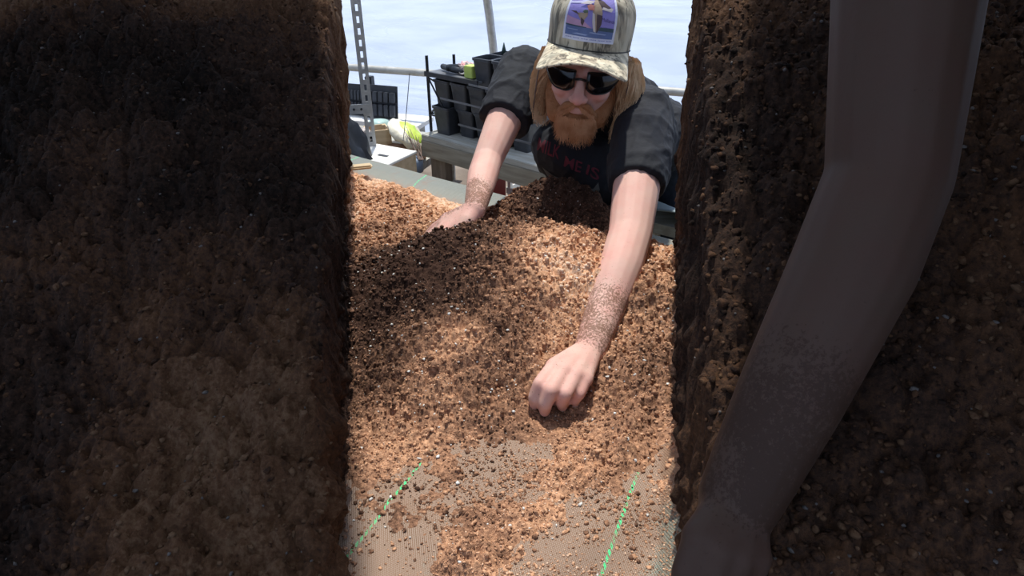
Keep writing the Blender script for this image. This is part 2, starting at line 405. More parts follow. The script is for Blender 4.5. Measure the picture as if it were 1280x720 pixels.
LD = V((.41, .912, 0)).normalized(); LN = V((LD.y, -LD.x, 0))      # weave direction of the fabric
def tarp_z(x, y):
    n = x * N1.x + y * N1.y; e = x * E1.x + y * E1.y
    z = TZ + .004 + .003 * fbm(x, y, 5, 2, 3)
    z = z + .014 * sst(n1_ - .10, n1_ - .03, n)                       # turned up over the far rim
    # fold running along the right stripe in front
    d = (x - .205) * LN.x + (y - .62) * LN.y + .02 * np.sin(y * 11)
    w = sst(.95, .72, y)
    z = z + w * (.05 * sst(.0, .05, d) - .012 * np.exp(-((d - .075) / .014) ** 2))
    d3 = (x - .02) * .62 + (y - .43) * .78                            # soft crease lower middle
    z = z + .006 * np.exp(-(d3 / .02) ** 2) * sst(.75, .55, y)
    return z
def fabric_mat():
    m, nt, b = new_mat('woven_ground_fabric'); b.inputs['Roughness'].default_value = .42
    b.inputs['Specular IOR Level'].default_value = .5
    tc = nt.nodes.new('ShaderNodeTexCoord'); mp = nt.nodes.new('ShaderNodeMapping'); mp.vector_type = 'TEXTURE'
    mp.inputs['Rotation'].default_value = (0, 0, math.atan2(LN.y, LN.x)); nt.links.new(tc.outputs['Object'], mp.inputs[0])
    sep = nt.nodes.new('ShaderNodeSeparateXYZ'); nt.links.new(mp.outputs[0], sep.inputs[0])
    def mth(op, a, bb=None, c=None, clamp=False):
        n = nd(nt, 'ShaderNodeMath', operation=op, use_clamp=clamp)
        for i, q in enumerate((a, bb, c)):
            if q is None: continue
            if hasattr(q, 'links'): nt.links.new(q, n.inputs[i])
            else: n.inputs[i].default_value = q
        return n.outputs[0]
    sx = mth('SINE', mth('MULTIPLY', sep.outputs[0], 2100)); sy = mth('SINE', mth('MULTIPLY', sep.outputs[1], 1500))
    weave = mth('MULTIPLY_ADD', mth('MULTIPLY', sx, sy), .5, .5)
    n1 = tex(nt, 7, 5, .65); n2 = tex(nt, 45, 5, .7); 
    base = mix(nt, weave, (.065, .066, .052, 1), (.33, .33, .26, 1))
    dust = mth('MULTIPLY_ADD', n1, .9, mth('MULTIPLY', n2, .8))
    geo = nt.nodes.new('ShaderNodeAttribute'); geo.attribute_name = 'dust'
    dust = mth('ADD', dust, mth('MULTIPLY', geo.outputs['Fac'], .55))
    base = mix(nt, ramp(nt, dust, [(.72, gray(0)), (1.0, gray(.85))]), base, (.27, .15, .09, 1))
    # green marker stripes every 28 cm, woven as dashes
    off = P(492, 628, z=TZ).dot(LN)
    xx = mth('ADD', sep.outputs[0], mth('MULTIPLY_ADD', tex(nt, 3, 2), .02, -.01 - off + .0013))
    pm = mth('PINGPONG', xx, .1405)
    band = mth('LESS_THAN', pm, .0021)
    dash = mth('GREATER_THAN', mth('SINE', mth('MULTIPLY_ADD', sep.outputs[1], 640, mth('MULTIPLY', sep.outputs[0], 900))), -.45)
    fac = mth('MULTIPLY', mth('MULTIPLY', band, dash), ramp(nt, tex(nt, 28, 4), [(.36, gray(.25)), (.52, gray(1))]))
    base = mix(nt, fac, base, (.06, .62, .22, 1))
    nt.links.new(base, b.inputs['Base Color'])
    bump(nt, b, weave, .45, .0012)
    return m
MT['fabric'] = fabric_mat()
ne, nn = 620, 400
ev = np.linspace(e0 - .02, e1_ + .02, ne)[None, :]; nv = np.linspace(n0 - .04, n1_ + .035, nn)[:, None]
Xf = ev * E1.x + nv * N1.x; Yf = ev * E1.y + nv * N1.y
Zf = tarp_z(Xf, Yf) - .30 * sst(n1_ + .012, n1_ + .04, nv + 0 * ev) - .25 * sst(n0 - .01, n0 - .05, nv + 0 * ev)
dustv = sst(.45, .75, Yf) * .8 + .25 - .9 * sst(.17, .24, (Xf * LN.x + Yf * LN.y) - P(820, 600, z=TZ).dot(LN) + .17) * sst(1.0, .8, Yf)
dustv = dustv - .9 * sst(n1_ - .12, n1_ - .05, nv + 0 * ev) * 1.6
tag(obj('woven_ground_fabric', grid_mesh('woven_ground_fabric', Xf, Yf, Zf, {'dust': dustv}), MT['fabric']),
    'green-striped woven ground fabric spread over the table under the soil', 'fabric sheet')

# ------------------------------------------------------------ soil on the fabric
def blob(x, y, px, py, rad, h, ax=1.0):
    q = P(px, py, z=TZ + .01); return h * np.exp(-(((x - q.x) / (rad * ax)) ** 2 + ((y - q.y) / rad) ** 2))
PATCH = [(600, 690, .03, .016, 1.3), (640, 650, .018, .010, 2), (575, 715, .03, .014, 1.2), (735, 585, .035, .020, 1.4), (775, 560, .03, .018, 1.2),
         (790, 535, .022, .016, 1), (700, 600, .02, .010, 1.5), (680, 640, .02, .009, 1.6), (560, 585, .018, .009, 1.2), (590, 640, .016, .010, 1),
         (548, 500, .05, .018, 1.5), (520, 470, .05, .020, 1.6), (600, 470, .06, .028, 1.5), (470, 300, .08, .012, 2), (665, 490, .02, .004, 1),
         (812, 655, .02, .008, 1), (830, 600, .02, .010, 1), (835, 690, .02, .008, 1), (450, 590, .03, .006, 1), (500, 540, .03, .008, 1),
         (690, 512, .030, -.016, 1.3), (815, 405, .06, .028, 1.0), (742, 440, .045, -.012, 1.0), (830, 350, .12, .04, 1.0), (780, 470, .05, .018, 1.2), (640, 540, .03, .006, 1.5), (455, 570, .02, .008, 1)]
def thick(x, y):
    n = x * N1.x + y * N1.y
    h = .138 * np.exp(-.5 * (np.abs((x - .105) / .125) ** 2.3 + np.abs((y - 1.345) / .088) ** 2.3))
    hb = .128 * np.exp(-.5 * (np.abs((x - .02) / .205) ** 2.4 + np.where(y < 1.10, np.abs((y - 1.10) / .150) ** 1.7, np.abs((y - 1.10) / .105) ** 2.2)))
    h = np.maximum(h, hb) + .35 * np.minimum(h, hb)
    h = h + .045 * np.exp(-.5 * (((x + .16) / .12) ** 2 + ((y - .98) / .15) ** 2))
    base = -.0066 + .0199 * sst(.79, 1.02, y) + .010 * (fbm(x, y, 9, 4, 21) - .5) * 2
    base = base - .012 * np.exp(-(((x + .30) / .10) ** 2 + ((y - .85) / .10) ** 2))
    h = h + base
    for p in PATCH: h = h + blob(x, y, *p[:3], p[3] * .8, p[4])
    h = h - .05 * sst(n1_ - .10, n1_ - .05, n)
    # the right-hand fold stays clean
    return h
def soil_z(x, y, detail=True):
    t = thick(x, y); z = tarp_z(x, y) + t
    if detail:
        amt = sst(-.004, .02, t)
        n0_ = fbm(x, y, 22, 4, 5) - .5
        z = z + (.012 * n0_ + .016 * clods(x, y, .034, 3) * (fbm(x, y, 8, 2, 77)) + .0125 * clods(x, y, .016, 5) + .0075 * clods(x + .3, y, .0085, 9) + .004 * clods(x, y, .005, 19) - .010) * (.28 + .72 * amt)
    return z
nx, ny = 780, 800
xv = np.linspace(-.86, .70, nx)[None, :]; yv = np.linspace(.40, 1.98, ny)[:, None]
Xs = xv + 0 * yv; Ys = yv + 0 * xv
nn_s = Xs * N1.x + Ys * N1.y; ee_s = Xs * E1.x + Ys * E1.y
Zs = soil_z(Xs, Ys); tz = tarp_z(Xs, Ys)
gone = (nn_s > n1_ - .02) | (ee_s > e1_ - .01)
Zs = np.maximum(Zs, tz - .008)
def dry_shade_tone(x, y):
    d = .25 + .55 * sst(1.25, 1.55, y) * sst(.05, -.1, x)             # pale thin layer at the back left
    d = d + .45 * np.exp(-(((x - .10) / .13) ** 2 + ((y - 1.0) / .17) ** 2)) + .25 * np.exp(-(((x + .05) / .1) ** 2 + ((y - .84) / .05) ** 2))
    d = d + .35 * sst(.2, .3, x) * sst(1.45, 1.2, y)
    d = d - .55 * np.exp(-(((x + .22) / .15) ** 2 + ((y - 1.0) / .18) ** 2)) - .45 * np.exp(-(((x - .09) / .13) ** 2 + ((y - 1.34) / .10) ** 2))  # left side darker; back mound darkened with painted shade of the man
    d = d + .12 * sst(.8, .6, y)
    return d + .9 * (fbm(x, y, 7, 4, 31) - .5)
tag(obj('potting_mix_heap', grid_mesh('potting_mix_heap', Xs, Ys, Zs, {'dry': dry_shade_tone(Xs, Ys)}, gone | (Zs < tz - .0075)), MT['soil']),
    'heap of crumbly orange-brown potting mix between the man\'s arms', 'soil heap')
def soil_top(x, y): return np.maximum(soil_z(x, y), tarp_z(x, y))
def scatter(N, x0, x1, y0, y1, seed):
    r = np.random.default_rng(seed); x = r.uniform(x0, x1, N); y = r.uniform(y0, y1, N)
    return x, y, r
x, y, r_ = scatter(80000, -.62, .52, .42, 1.85, 4)
k = (x * N1.x + y * N1.y < n1_ - .14) & (fbm(x, y, 14, 3, 55) + .10 + .8 * sst(0, .02, thick(x, y)) > .44 + .15 * r_.uniform(-1, 1, len(x)))
x, y = x[k], y[k]; sz = (.0006 + .0030 * r_.random(len(x)) ** 4) * (1 + .5 * sst(.7, 1.2, y))
pos = np.stack([x, y, soil_top(x, y) + sz * .3], -1)
tag(obj('loose_soil_crumbs', crumb_mesh('loose_soil_crumbs', pos, sz, 5, dry_shade_tone(x, y) + r_.uniform(-.3, .3, len(x))), MT['soil']),
    'loose brown soil crumbs sprinkled over fabric and heap', 'soil crumbs', kind='stuff')
x, y, r_ = scatter(60000, -.45, .40, .42, .95, 24)
k = (fbm(x, y, 11, 4, 65) + .10 * r_.uniform(-1, 1, len(x)) > .47); x, y = x[k], y[k]; sz = .00035 + .0013 * r_.random(len(x)) ** 3
pos = np.stack([x, y, soil_top(x, y) + sz * .4], -1)
tag(obj('fine_soil_dust', crumb_mesh('fine_soil_dust', pos, sz, 25, dry_shade_tone(x, y) + r_.uniform(-.1, .5, len(x))), MT['soil']), 'fine orange-brown soil grit strewn over the front of the fabric', 'soil grit', kind='stuff')
x, y, r_ = scatter(4200, -.62, .5, .42, 1.8, 14)
k = (x * N1.x + y * N1.y < n1_ - .16) & (r_.random(len(x)) < .25 + .75 * sst(-.005, .03, thick(x, y))); x, y = x[k], y[k]
sz = .0007 + .0021 * r_.random(len(x)) ** 3; pos = np.stack([x, y, soil_top(x, y) + sz * .5], -1)
tag(obj('perlite_grains', crumb_mesh('perlite_grains', pos, sz, 6), MT['perlite']), 'tiny white perlite grains dotted through the potting mix', 'perlite', kind='stuff')

# ------------------------------------------------------------ compost banks left and right, shade put into their dark colour
KB = .126
def edge_x(y): return .2525 * (.866 * y + .33)
def left_h(u, y):
    h = .05 + .53 * sst(.30, 1.75, y) ** .9 + .02 * u
    h = h + .03 * np.exp(-(((u - .1) / .2) ** 2 + ((y - .62) / .12) ** 2)) - .03 * np.exp(-(((u - .35) / .16) ** 2 + ((y - .62) / .10) ** 2))
    return h
def right_h(u, y):
    x = edge_x(y) + u; n = x * N1.x + y * N1.y; e = x * E1.x + y * E1.y
    h = .14 + .43 * sst(.2, 1.08, n)
    h = h * sst(-.05, .28, n) * (1 - sst(1.12, 1.265, n)) + .062 * np.exp(-((x - .16) / .10) ** 2 - ((y - .31) / .07) ** 2)
    return h * (1 - .9 * sst(.20, .285, e)) * sst(.30, .27, e)
def bank(name, sgn, hf, umax, y0, y1, label, seed, nu, nv_):
    NF = 60; u = np.concatenate([np.linspace(0, .004, NF), np.linspace(.006, umax, nu)])[None, :]; y = np.linspace(y0, y1, nv_)[:, None]
    U = u + 0 * y; Y = y + 0 * u
    h = hf(U, Y)
    amt = np.clip(h / .06, 0, 1)
    wx, wy = U + .3 * h, Y
    det = (1.35 if sgn < 0 else 1) * (.030 * (fbm(wx, wy, 9, 4, seed) - .5) + .024 * clods(wx, wy, .055, seed + 1) * fbm(wx, wy, 5, 2, seed + 8) + .018 * clods(wx, wy, .027, seed + 2) + .010 * clods(wx, wy, .013, seed + 3) + .006 * clods(wx, wy, .0075, seed + 4) - .012)
    z = h + det * amt
    rs = np.concatenate([np.linspace(0, 1, NF), np.ones(nu)])[None, :]; top = z * sst(-.004, .03, U) ** .3
    z = top * rs - .006 * (1 - rs)
    jit = .022 * (fbm(Y, z, 26, 4, seed + 9) - .5) * 2 + .012 * (clods(Y, z, .022, seed + 11) - .35) + .006 * clods(Y, z, .009, seed + 12)
    X = sgn * (edge_x(Y) + U + .014 - jit * np.exp(-U / .03)) - sgn * KB * np.maximum(z, 0)
    # settle the outer rim to the table
    dry = .32 + 1.2 * (fbm(U, Y, 5, 4, seed + 40) - .5)
    if sgn < 0: dry = dry + .35 * np.exp(-(((U - .12) / .16) ** 2 + ((Y - .55) / .16) ** 2)) + .6 * sst(1.15, 1.5, Y) - .15 * np.exp(-(((U - .2) / .3) ** 2 + ((Y - 1.0) / .2) ** 2))  # left bank lighter at top and front end, darker in the middle
    else: dry = dry + .12
    gone_ = h < .004
    if sgn < 0: X, Y, z, dry, gone_ = X[:, ::-1], Y[:, ::-1], z[:, ::-1], dry[:, ::-1], gone_[:, ::-1]
    o = obj(name, grid_mesh(name, X, Y, TZ + .004 + z, {'dry': dry}, gone_), MT['darkened_soil']); tag(o, label, 'soil heap')
    return X, Y, TZ + .004 + z, dry
def left_full(u, y):
    x = -(edge_x(y) + u); n = x * N1.x + y * N1.y; e = x * E1.x + y * E1.y
    return left_h(u, y) * sst(n1_, n1_ - .10, n) * sst(e0, e0 + .15, e) * sst(n0 - .03, n0 + .12, n)
bl = bank('darkened_compost_bank', -1, left_full, 1.35, .24, 2.25, 'high bank of brown compost with shade put into its dark colour on the left of the table', 100, 400, 560)
br = bank('darkened_compost_bank', 1, right_h, .80, .02, 1.40, 'high shaded bank of dark brown compost on the right under the second person\'s arm', 300, 330, 460)
for (X_, Y_, Z_, D_), nm, lab, sd_ in ((bl, 'compost_crumbs', 'dark compost crumbs loose on the left bank', 61), (br, 'compost_crumbs', 'dark compost crumbs loose on the right bank', 62)):
    r_ = np.random.default_rng(sd_); i = r_.integers(2, X_.shape[0] - 2, 16000); j = r_.integers(62, X_.shape[1] - 62, 16000)
    pos = np.stack([X_[i, j], Y_[i, j], Z_[i, j]], -1); ok = pos[:, 2] > TZ + .03
    pos = pos[ok]; sz = .0014 + .0035 * r_.random(len(pos)) ** 3; pos[:, 2] += sz * .3
    tag(obj(nm, crumb_mesh(nm, pos, sz, sd_, D_[i, j][ok] + r_.uniform(-.3, .5, len(pos))), MT['darkened_soil']), lab, 'compost crumbs', kind='stuff')
    i = r_.integers(2, X_.shape[0] - 2, 900); j = r_.integers(62, X_.shape[1] - 62, 900)
    pos = np.stack([X_[i, j], Y_[i, j], Z_[i, j]], -1); pos = pos[pos[:, 2] > TZ + .03]; sz = .0012 + .0018 * r_.random(len(pos)) ** 2; pos[:, 2] += sz * .4
    tag(obj('bank_perlite', crumb_mesh('bank_perlite', pos, sz, sd_ + 5), MT['grey_perlite']), lab.replace('dark compost crumbs loose', 'dark grey perlite grains'), 'perlite', kind='stuff')

# ------------------------------------------------------------ people
def hand_blobs(b_, W, J, rf=.0098):
    """W wrist, J = {'index': [mcp,pip,dip,tip], ...,'thumb':[cmc,mcp,ip,tip]}"""
    fs = ['index', 'middle', 'ring', 'pinky']
    k = {'index': 1.0, 'middle': 1.04, 'ring': .98, 'pinky': .86}
    for f in fs:
        m = J[f][0]
        capsule(b_, W + (m - W) * .12, m, .020, .0135 * k[f])
        rr = [rf * 1.12 * k[f], rf * 1.06 * k[f], rf * .94 * k[f], rf * .80 * k[f]]
        chain(b_, J[f], rr)
    for a, c in zip(fs, fs[1:]):
        for q in (.45, .7, .93):
            pa, pb = W.lerp(J[a][0], q), W.lerp(J[c][0], q); capsule(b_, pa, pb, .0135, .0135, 12)
    chain(b_, [W.lerp(J['thumb'][0], .3)] + J['thumb'], [.018, .0175, .0125, .0112, .0095])
def nails(J, n_out, parent, m, names=('index', 'middle', 'ring', 'pinky')):
    for f in names:
        a, t = J[f][2], J[f][3]; d = (t - a).normalized(); up = (n_out - d * n_out.dot(d)).normalized(); s = d.cross(up)
        b_ = bmesh.new(); ell(b_, t + up * .0062 - d * .001, (.0062, .0048, .0016), Matrix((d, s, up)).transposed(), 12)
        obj('fingernail', b_, m, parent, True, True)

def person(name, label, J, skin, arms, hat=False, cloth=None):
    root = empty(name, J['base'], 0, label, 'person')
    neck, pel = J['neck'], J['pelvis']; shL, shR = J['shL'], J['shR']
    ax = (shL - shR).normalized(); sp = (neck - pel).normalized(); fr = ax.cross(sp).normalized()
    if fr.dot(J['front']) < 0: fr = -fr
    ax2 = sp.cross(fr).normalized() if sp.cross(fr).dot(ax) > 0 else -sp.cross(fr).normalized()
    TM = Matrix((ax2, fr, sp)).transposed()
    def torso(b_, g, belly=0):
        L = (neck - pel).length
        ell(b_, pel + sp * (L * .70) + fr * .01, (.165 + g, .108 + g, .185 + g), TM)
        ell(b_, pel + sp * (L * .38) + fr * (.015 + belly * .5), (.145 + g, .105 + g + belly * .5, .18 + g), TM)
        ell(b_, pel + fr * .0, (.160 + g, .11 + g, .13 + g), TM)
        for s in (shL, shR):
            capsule(b_, neck - sp * .03, s, .055 + g, .050 + g)
            capsule(b_, pel + sp * (L * .72), s.lerp(pel + sp * L * .8, .12), .09 + g, .056 + g)
    # legs
    def legs(b_, g):
        for s in 'LR':
            chain(b_, [J['hip' + s], J['knee' + s], J['ank' + s]], [.088 + g, .058 + g, .040 + g * 1.5])
            capsule(b_, J['hip' + s], J['knee' + s].lerp(J['hip' + s], .4), .09 + g, .07 + g)
            kk, aa = J['knee' + s], J['ank' + s]; capsule(b_, kk.lerp(aa, .15), kk.lerp(aa, .5), .054 + g, .054 + g)
    HM = J['head']                                   # head frame: -y faces forward
    h = lambda *p: HM @ V(p)
    HR = HM.to_3x3()
    b_ = bmesh.new(); torso(b_, -.010); legs(b_, -.006)
    capsule(b_, neck - sp * .02, h(0, .035, -.03), .058, .055)
    capsule(b_, neck, h(0, .01, -.07), .05, .045)
    ell(b_, h(0, .018, .035), (.075, .093, .092), HR)
    ell(b_, h(0, -.018, -.018), (.066, .072, .086), HR)
    ell(b_, h(0, -.035, -.072), (.046, .048, .036), HR)
    ell(b_, h(0, -.058, -.090), (.026, .026, .020), HR)
    capsule(b_, h(0, -.086, .008), h(0, -.114, -.030), .0085, .0125); capsule(b_, h(-.011, -.100, -.034), h(.011, -.100, -.034), .0095, .0095)
    capsule(b_, h(-.036, -.072, .024), h(-.012, -.084, .020), .010, .010); capsule(b_, h(.036, -.072, .024), h(.012, -.084, .020), .010, .010)
    for s in (-1, 1):
        ell(b_, h(.038 * s, -.062, -.024), (.024, .024, .022), HR)
        ell(b_, h(.077 * s, .012, -.006), (.008, .019, .031), HR); ell(b_, h(.082 * s, .016, -.002), (.006, .017, .027), HR)
    ell(b_, h(0, -.090, -.056), (.021, .009, .0050), HR); ell(b_, h(0, -.089, -.064), (.018, .009, .0060), HR)
    for s in 'LR':
        A = arms[s]; S, E, W = J['sh' + s], A['elbow'], A['wrist']; r = A['r']
        m1 = S.lerp(E, .45); m2 = E.lerp(W, .28); m3 = E.lerp(W, .7)
        E = E.lerp((S.lerp(E, .75) + E.lerp(W, .25)) / 2, .45)
        chain(b_, [S, m1, E, m2, m3, W], [r[0], r[1], r[2], r[3], r[4], r[5]])
        hand_blobs(b_, W, A['hand'], A.get('rf', .0098))
    me = remesh(b_, .0028, 7, .5)
    co = coords(me); dirt = np.zeros(len(co)); red = np.zeros(len(co))
    for s in 'LR':
        A = arms[s]; W = np.array(A['wrist']); E = np.array(A['elbow']); d = (W - E) / np.linalg.norm(W - E)
        tt = (co - E) @ d / np.linalg.norm(W - E)
        near = np.linalg.norm(co - E - np.outer(np.clip(tt, 0, 1.4) * np.linalg.norm(W - E), d), axis=1) < .075
        nz = fbm(co[:, 0] + co[:, 2], co[:, 1], 28, 3, 3)
        dirt += near * (sst(.45, .68, tt) * (1 - .85 * sst(.98, 1.1, tt))) * A.get('dirt', 1) * (.35 + 1.1 * nz)
        for f in ('index', 'middle', 'ring', 'pinky'):
            for q, ww in ((0, .35), (1, .45), (3, .55)):
                p_ = np.array(A['hand'][f][q]); red += ww * np.exp(-(np.linalg.norm(co - p_, axis=1) / .013) ** 2)
    red += .9 * np.exp(-(np.linalg.norm(co - np.array(h(0, -.118, -.03)), axis=1) / .020) ** 2)
    for s in (-1, 1):
        red += .6 * np.exp(-(np.linalg.norm(co - np.array(h(.036 * s, -.08, -.028)), axis=1) / .020) ** 2)
        red += .9 * np.exp(-(np.linalg.norm(co - np.array(h(.082 * s, .014, 0)), axis=1) / .028) ** 2)
    attr(me, 'dirt', dirt); attr(me, 'red', np.clip(red, 0, 1))
    body = obj('body', me, skin, root, True, True)
    for s in 'LR': nails(arms[s]['hand'], arms[s]['nout'], root, MT['nail'])
    # t-shirt
    b_ = bmesh.new(); torso(b_, .004, J.get('belly', 0))
    if 'hang' in J:
        for c, rr in J['hang']: ell(b_, c, rr, TM)
    for s in 'LR':
        A = arms[s]; S, E = J['sh' + s], A['elbow']; r = A['r']; e = S.lerp(E, A.get('sleeve', .5))
        d = (E - S).normalized(); st = S - d * .02
        tube(b_, [st, S.lerp(e, .3), S.lerp(e, .7), e], [r[0] + .008, r[0] + .013, (r[0] + r[1]) / 2 + .014, r[1] + A.get('flare', .012)], 20)
        ell(b_, S, (r[0] + .012,) * 3)
    me = remesh(b_, .0045, 3, .5)
    co = coords(me); nr = np.empty(len(co) * 3, dtype=np.float32); me.vertices.foreach_get('normal', nr); nr = nr.reshape(-1, 3)
    # folds that run across the sleeves and down the chest
    T = np.array(TM); loc = (co - np.array(pel)) @ T
    w = fbm(loc[:, 0] * .5 + loc[:, 2] * 1.3, loc[:, 1] + loc[:, 0] * .6, 13, 3, 8) - .5
    w2 = fbm(loc[:, 0] * 1.5 - loc[:, 2], loc[:, 2] * .4 + loc[:, 1], 22, 2, 12) - .5
    ridge = (1 - np.abs(w) * 7).clip(0, 1) * .0035 + (1 - np.abs(w2) * 8).clip(0, 1) * .0025
    co = co + nr * (ridge)[:, None]
    me.vertices.foreach_set('co', co.astype(np.float32).ravel()); me.update()
    sh = obj('t_shirt', me, MT['shirt'], root, True, True)
    b_ = bmesh.new(); legs(b_, .004)
    ell(b_, pel - sp * .03, (.168, .118, .12), TM)
    obj('trousers', remesh(b_, .007, 3), MT['denim'], root, True, True)
    for s in 'LR':
        a = J['ank' + s]; f = V((J['front'].x, J['front'].y, 0)).normalized(); b_ = bmesh.new()
        a0 = V((a.x, a.y, .0)); capsule(b_, a0 + V((0, 0, .05)), a0 + V((0, 0, .14)), .050, .052)
        capsule(b_, a0 + V((0, 0, .046)) - f * .03, a0 + f * .15 + V((0, 0, .040)), .045, .038)
        me = remesh(b_, .006, 3); cc = coords(me); cc[:, 2] = np.maximum(cc[:, 2], .003); me.vertices.foreach_set('co', cc.ravel())
        obj('boot', me, MT['boot'], root, True, True)
    return root, TM, h, HR, sh

# ---- the man behind the heap
HP = P(731, 86, 1.385)
face_dir = (CAM - HP); face_dir.z = 0; face_dir.normalize()
yaw = math.atan2(face_dir.x, -face_dir.y) - R(4)
HM = Matrix.Translation(HP) @ Matrix.Rotation(yaw, 4, 'Z') @ Matrix.Rotation(R(5), 4, 'X') @ Matrix.Rotation(R(6), 4, 'Y')
PZ = lambda px, py, dz: P(px, py, z=TZ + dz)
Wl = P(738, 436, 1.055)
left_hand = {
 'index': [PZ(692, 458, .062), PZ(675, 480, .058), PZ(668, 497, .036), PZ(668, 506, .017)],
 'middle': [PZ(705, 464, .062), PZ(689, 488, .058), PZ(682, 505, .036), PZ(681, 514, .017)],
 'ring': [PZ(719, 470, .058), PZ(707, 492, .052), PZ(702, 502, .032), PZ(703, 508, .015)],
 'pinky': [PZ(731, 476, .050), PZ(724, 492, .042), PZ(719, 499, .028), PZ(719, 503, .015)],
 'thumb': [PZ(712, 452, .045), PZ(700, 476, .032), PZ(697, 492, .022), PZ(692, 500, .016)]}
Wr = P(591, 283, z=TZ + .135)
def rest_hand(W, d, side, down=None, k=1.0):
    """a relaxed hand along d, its fingers side by side along `side`, curling towards `down`"""
    out = {}; down = down if down is not None else d
    for i, f in enumerate(('index', 'middle', 'ring', 'pinky')):
        L = (.082, .081, .075, .066)[i] * k; o = side * (.031 - .0205 * i) * k; q = (1, 1.08, 1.0, .82)[i] * k
        m = W + d * L + o; p1 = m + (d * .8 + down * .2 + o * 1.5).normalized() * .040 * q; p2 = p1 + (d * .55 + down * .45).normalized() * .025 * q
        out[f] = [m, p1, p2, p2 + (d * .3 + down * .7).normalized() * .018 * q]
    m = W + d * .025 * k + side * .026 * k; out['thumb'] = [m, m + (d * .6 + side * .6 + down * .3).normalized() * .036 * k, m + (d * .8 + side * .6 + down * .4).normalized() * .060 * k, m + (d + side * .5 + down * .5).normalized() * .080 * k]
    return out
Wr = P(594, 279, z=TZ + .135)
_q = Wr + V((-.05, -.02, 0)); hz = float(soil_top(np.array([_q.x]), np.array([_q.y]))[0])
Wr = V((Wr.x, Wr.y, hz + .034))
right_hand = rest_hand(Wr, V((-.80, -.28, -.36)).normalized(), V((.25, -.95, -.05)).normalized(), V((-.3, -.1, -1)).normalized(), .92)
shL, shR = P(806, 145, 1.43), P(655, 92, 1.60)
mid = (shL + shR) / 2
JM = dict(base=V((.42, 1.93, 0)), neck=mid + V((.02, .05, .0)), pelvis=V((.40, 1.86, .86)), shL=shL, shR=shR, head=HM, front=V((-.4, -.9, 0)),
          hipL=V((.50, 1.83, .82)), hipR=V((.32, 1.95, .82)), kneeL=V((.51, 1.80, .46)), kneeR=V((.34, 1.93, .46)), ankL=V((.53, 1.90, .08)), ankR=V((.36, 2.03, .08)),
          belly=.03, hang=[(P(726, 196, 1.62), (.135, .09, .12)), (P(752, 232, 1.58), (.10, .06, .09))])
man, TMm, hm, HRm, shirt = person('person', 'bearded man in camouflage cap and sunglasses leaning over the soil with both hands in it', JM, MT['skin'],
    {'L': dict(elbow=P(789, 296, 1.235), wrist=Wl, hand=left_hand, r=[.052, .051, .042, .041, .034, .0275], nout=V((-.1, -.75, .6)), sleeve=.62, flare=.007, rf=.0108),
     'R': dict(elbow=P(607, 205, 1.46), wrist=Wr, hand=right_hand, r=[.054, .045, .034, .034, .027, .0215], nout=V((0, 0, 1)), sleeve=.55, flare=.014, rf=.0088)})

# beard, moustache and hair as strands over a soft base
def strand(verts, faces, pts, r0):
    n = 3; base = len(verts); L = len(pts)
    for i, p in enumerate(pts):
        d = (pts[min(i + 1, L - 1)] - pts[max(i - 1, 0)]).normalized(); u = d.orthogonal().normalized(); s = d.cross(u)
        r = r0 * (1 - .8 * i / (L - 1))
        for k in range(n):
            a = 2 * math.pi * k / n; verts.append(p + (u * math.cos(a) + s * math.sin(a)) * r)
    for i in range(L - 1):
        for k in range(n):
            faces.append((base + i * n + k, base + i * n + (k + 1) % n, base + (i + 1) * n + (k + 1) % n, base + (i + 1) * n + k))
def mesh_py(name, v, f):
    me = bpy.data.meshes.new(name); me.from_pydata([tuple(x) for x in v], [], f); me.update(); return me
def beard(root, h, HR):
    b_ = bmesh.new()
    ell(b_, h(0, -.056, -.090), (.044, .038, .034), HR); ell(b_, h(0, -.060, -.108), (.032, .028, .028), HR)
    for s in (-1, 1):
        chain(b_, [h(.066 * s, -.005, -.02), h(.060 * s, -.020, -.055), h(.042 * s, -.045, -.085)], [.010, .018, .026])
        chain(b_, [h(.006 * s, -.098, -.046), h(.022 * s, -.092, -.052), h(.034 * s, -.076, -.072)], [.0075, .0085, .010])
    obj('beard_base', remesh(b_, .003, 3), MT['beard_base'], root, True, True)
    v, f = [], []
    inv = HR.inverted(); down = inv @ V((0, 0, -1))
    for i in range(2600):
        s = random.choice((-1, 1)); q = random.random()
        if q < .16:      # moustache
            t = random.random(); p = V((s * (.002 + .030 * t), -.103 + .020 * t, -.044 - .020 * t + random.uniform(-.004, .004)))
            d = (V((s * .7, -.35, -.8 - .3 * t))).normalized(); L = random.uniform(.012, .022)
        elif q < .42:    # cheeks
            t = random.random(); p = V((s * (.068 - .018 * t), -.012 - .034 * t + random.uniform(-.012, .006), -.030 - .045 * t + random.uniform(-.008, .008)))
            d = (V((s * .35, -.25, -.9)) * .6 + down * .5).normalized(); L = random.uniform(.018, .038)
        else:            # chin
            a = random.uniform(-1.45, 1.45); k = random.random()
            p = V((.043 * math.sin(a), -.056 - .040 * math.cos(a), -.076 - .034 * k)); p.x *= (1 - .22 * k)
            d = (V((math.sin(a) * .35, -math.cos(a) * .45, -.9)) * .6 + down * .55).normalized(); L = random.uniform(.018, .034)
        side = V((random.uniform(-1, 1), random.uniform(-1, 1), random.uniform(-1, 1))) * .28
        cur = random.uniform(-.5, .5); pts = []
        for j in range(5):
            w = j / 4; pts.append(h(*(p + d * L * w + side * L * .5 * w * w + V((cur * L * .25 * math.sin(w * 4), 0, 0)))))
        strand(v, f, pts, random.uniform(.0004, .0009))
    o = obj('beard', mesh_py('beard', v, f), MT['beard'], root)
    o.data.transform(Matrix.Translation(-root.location))
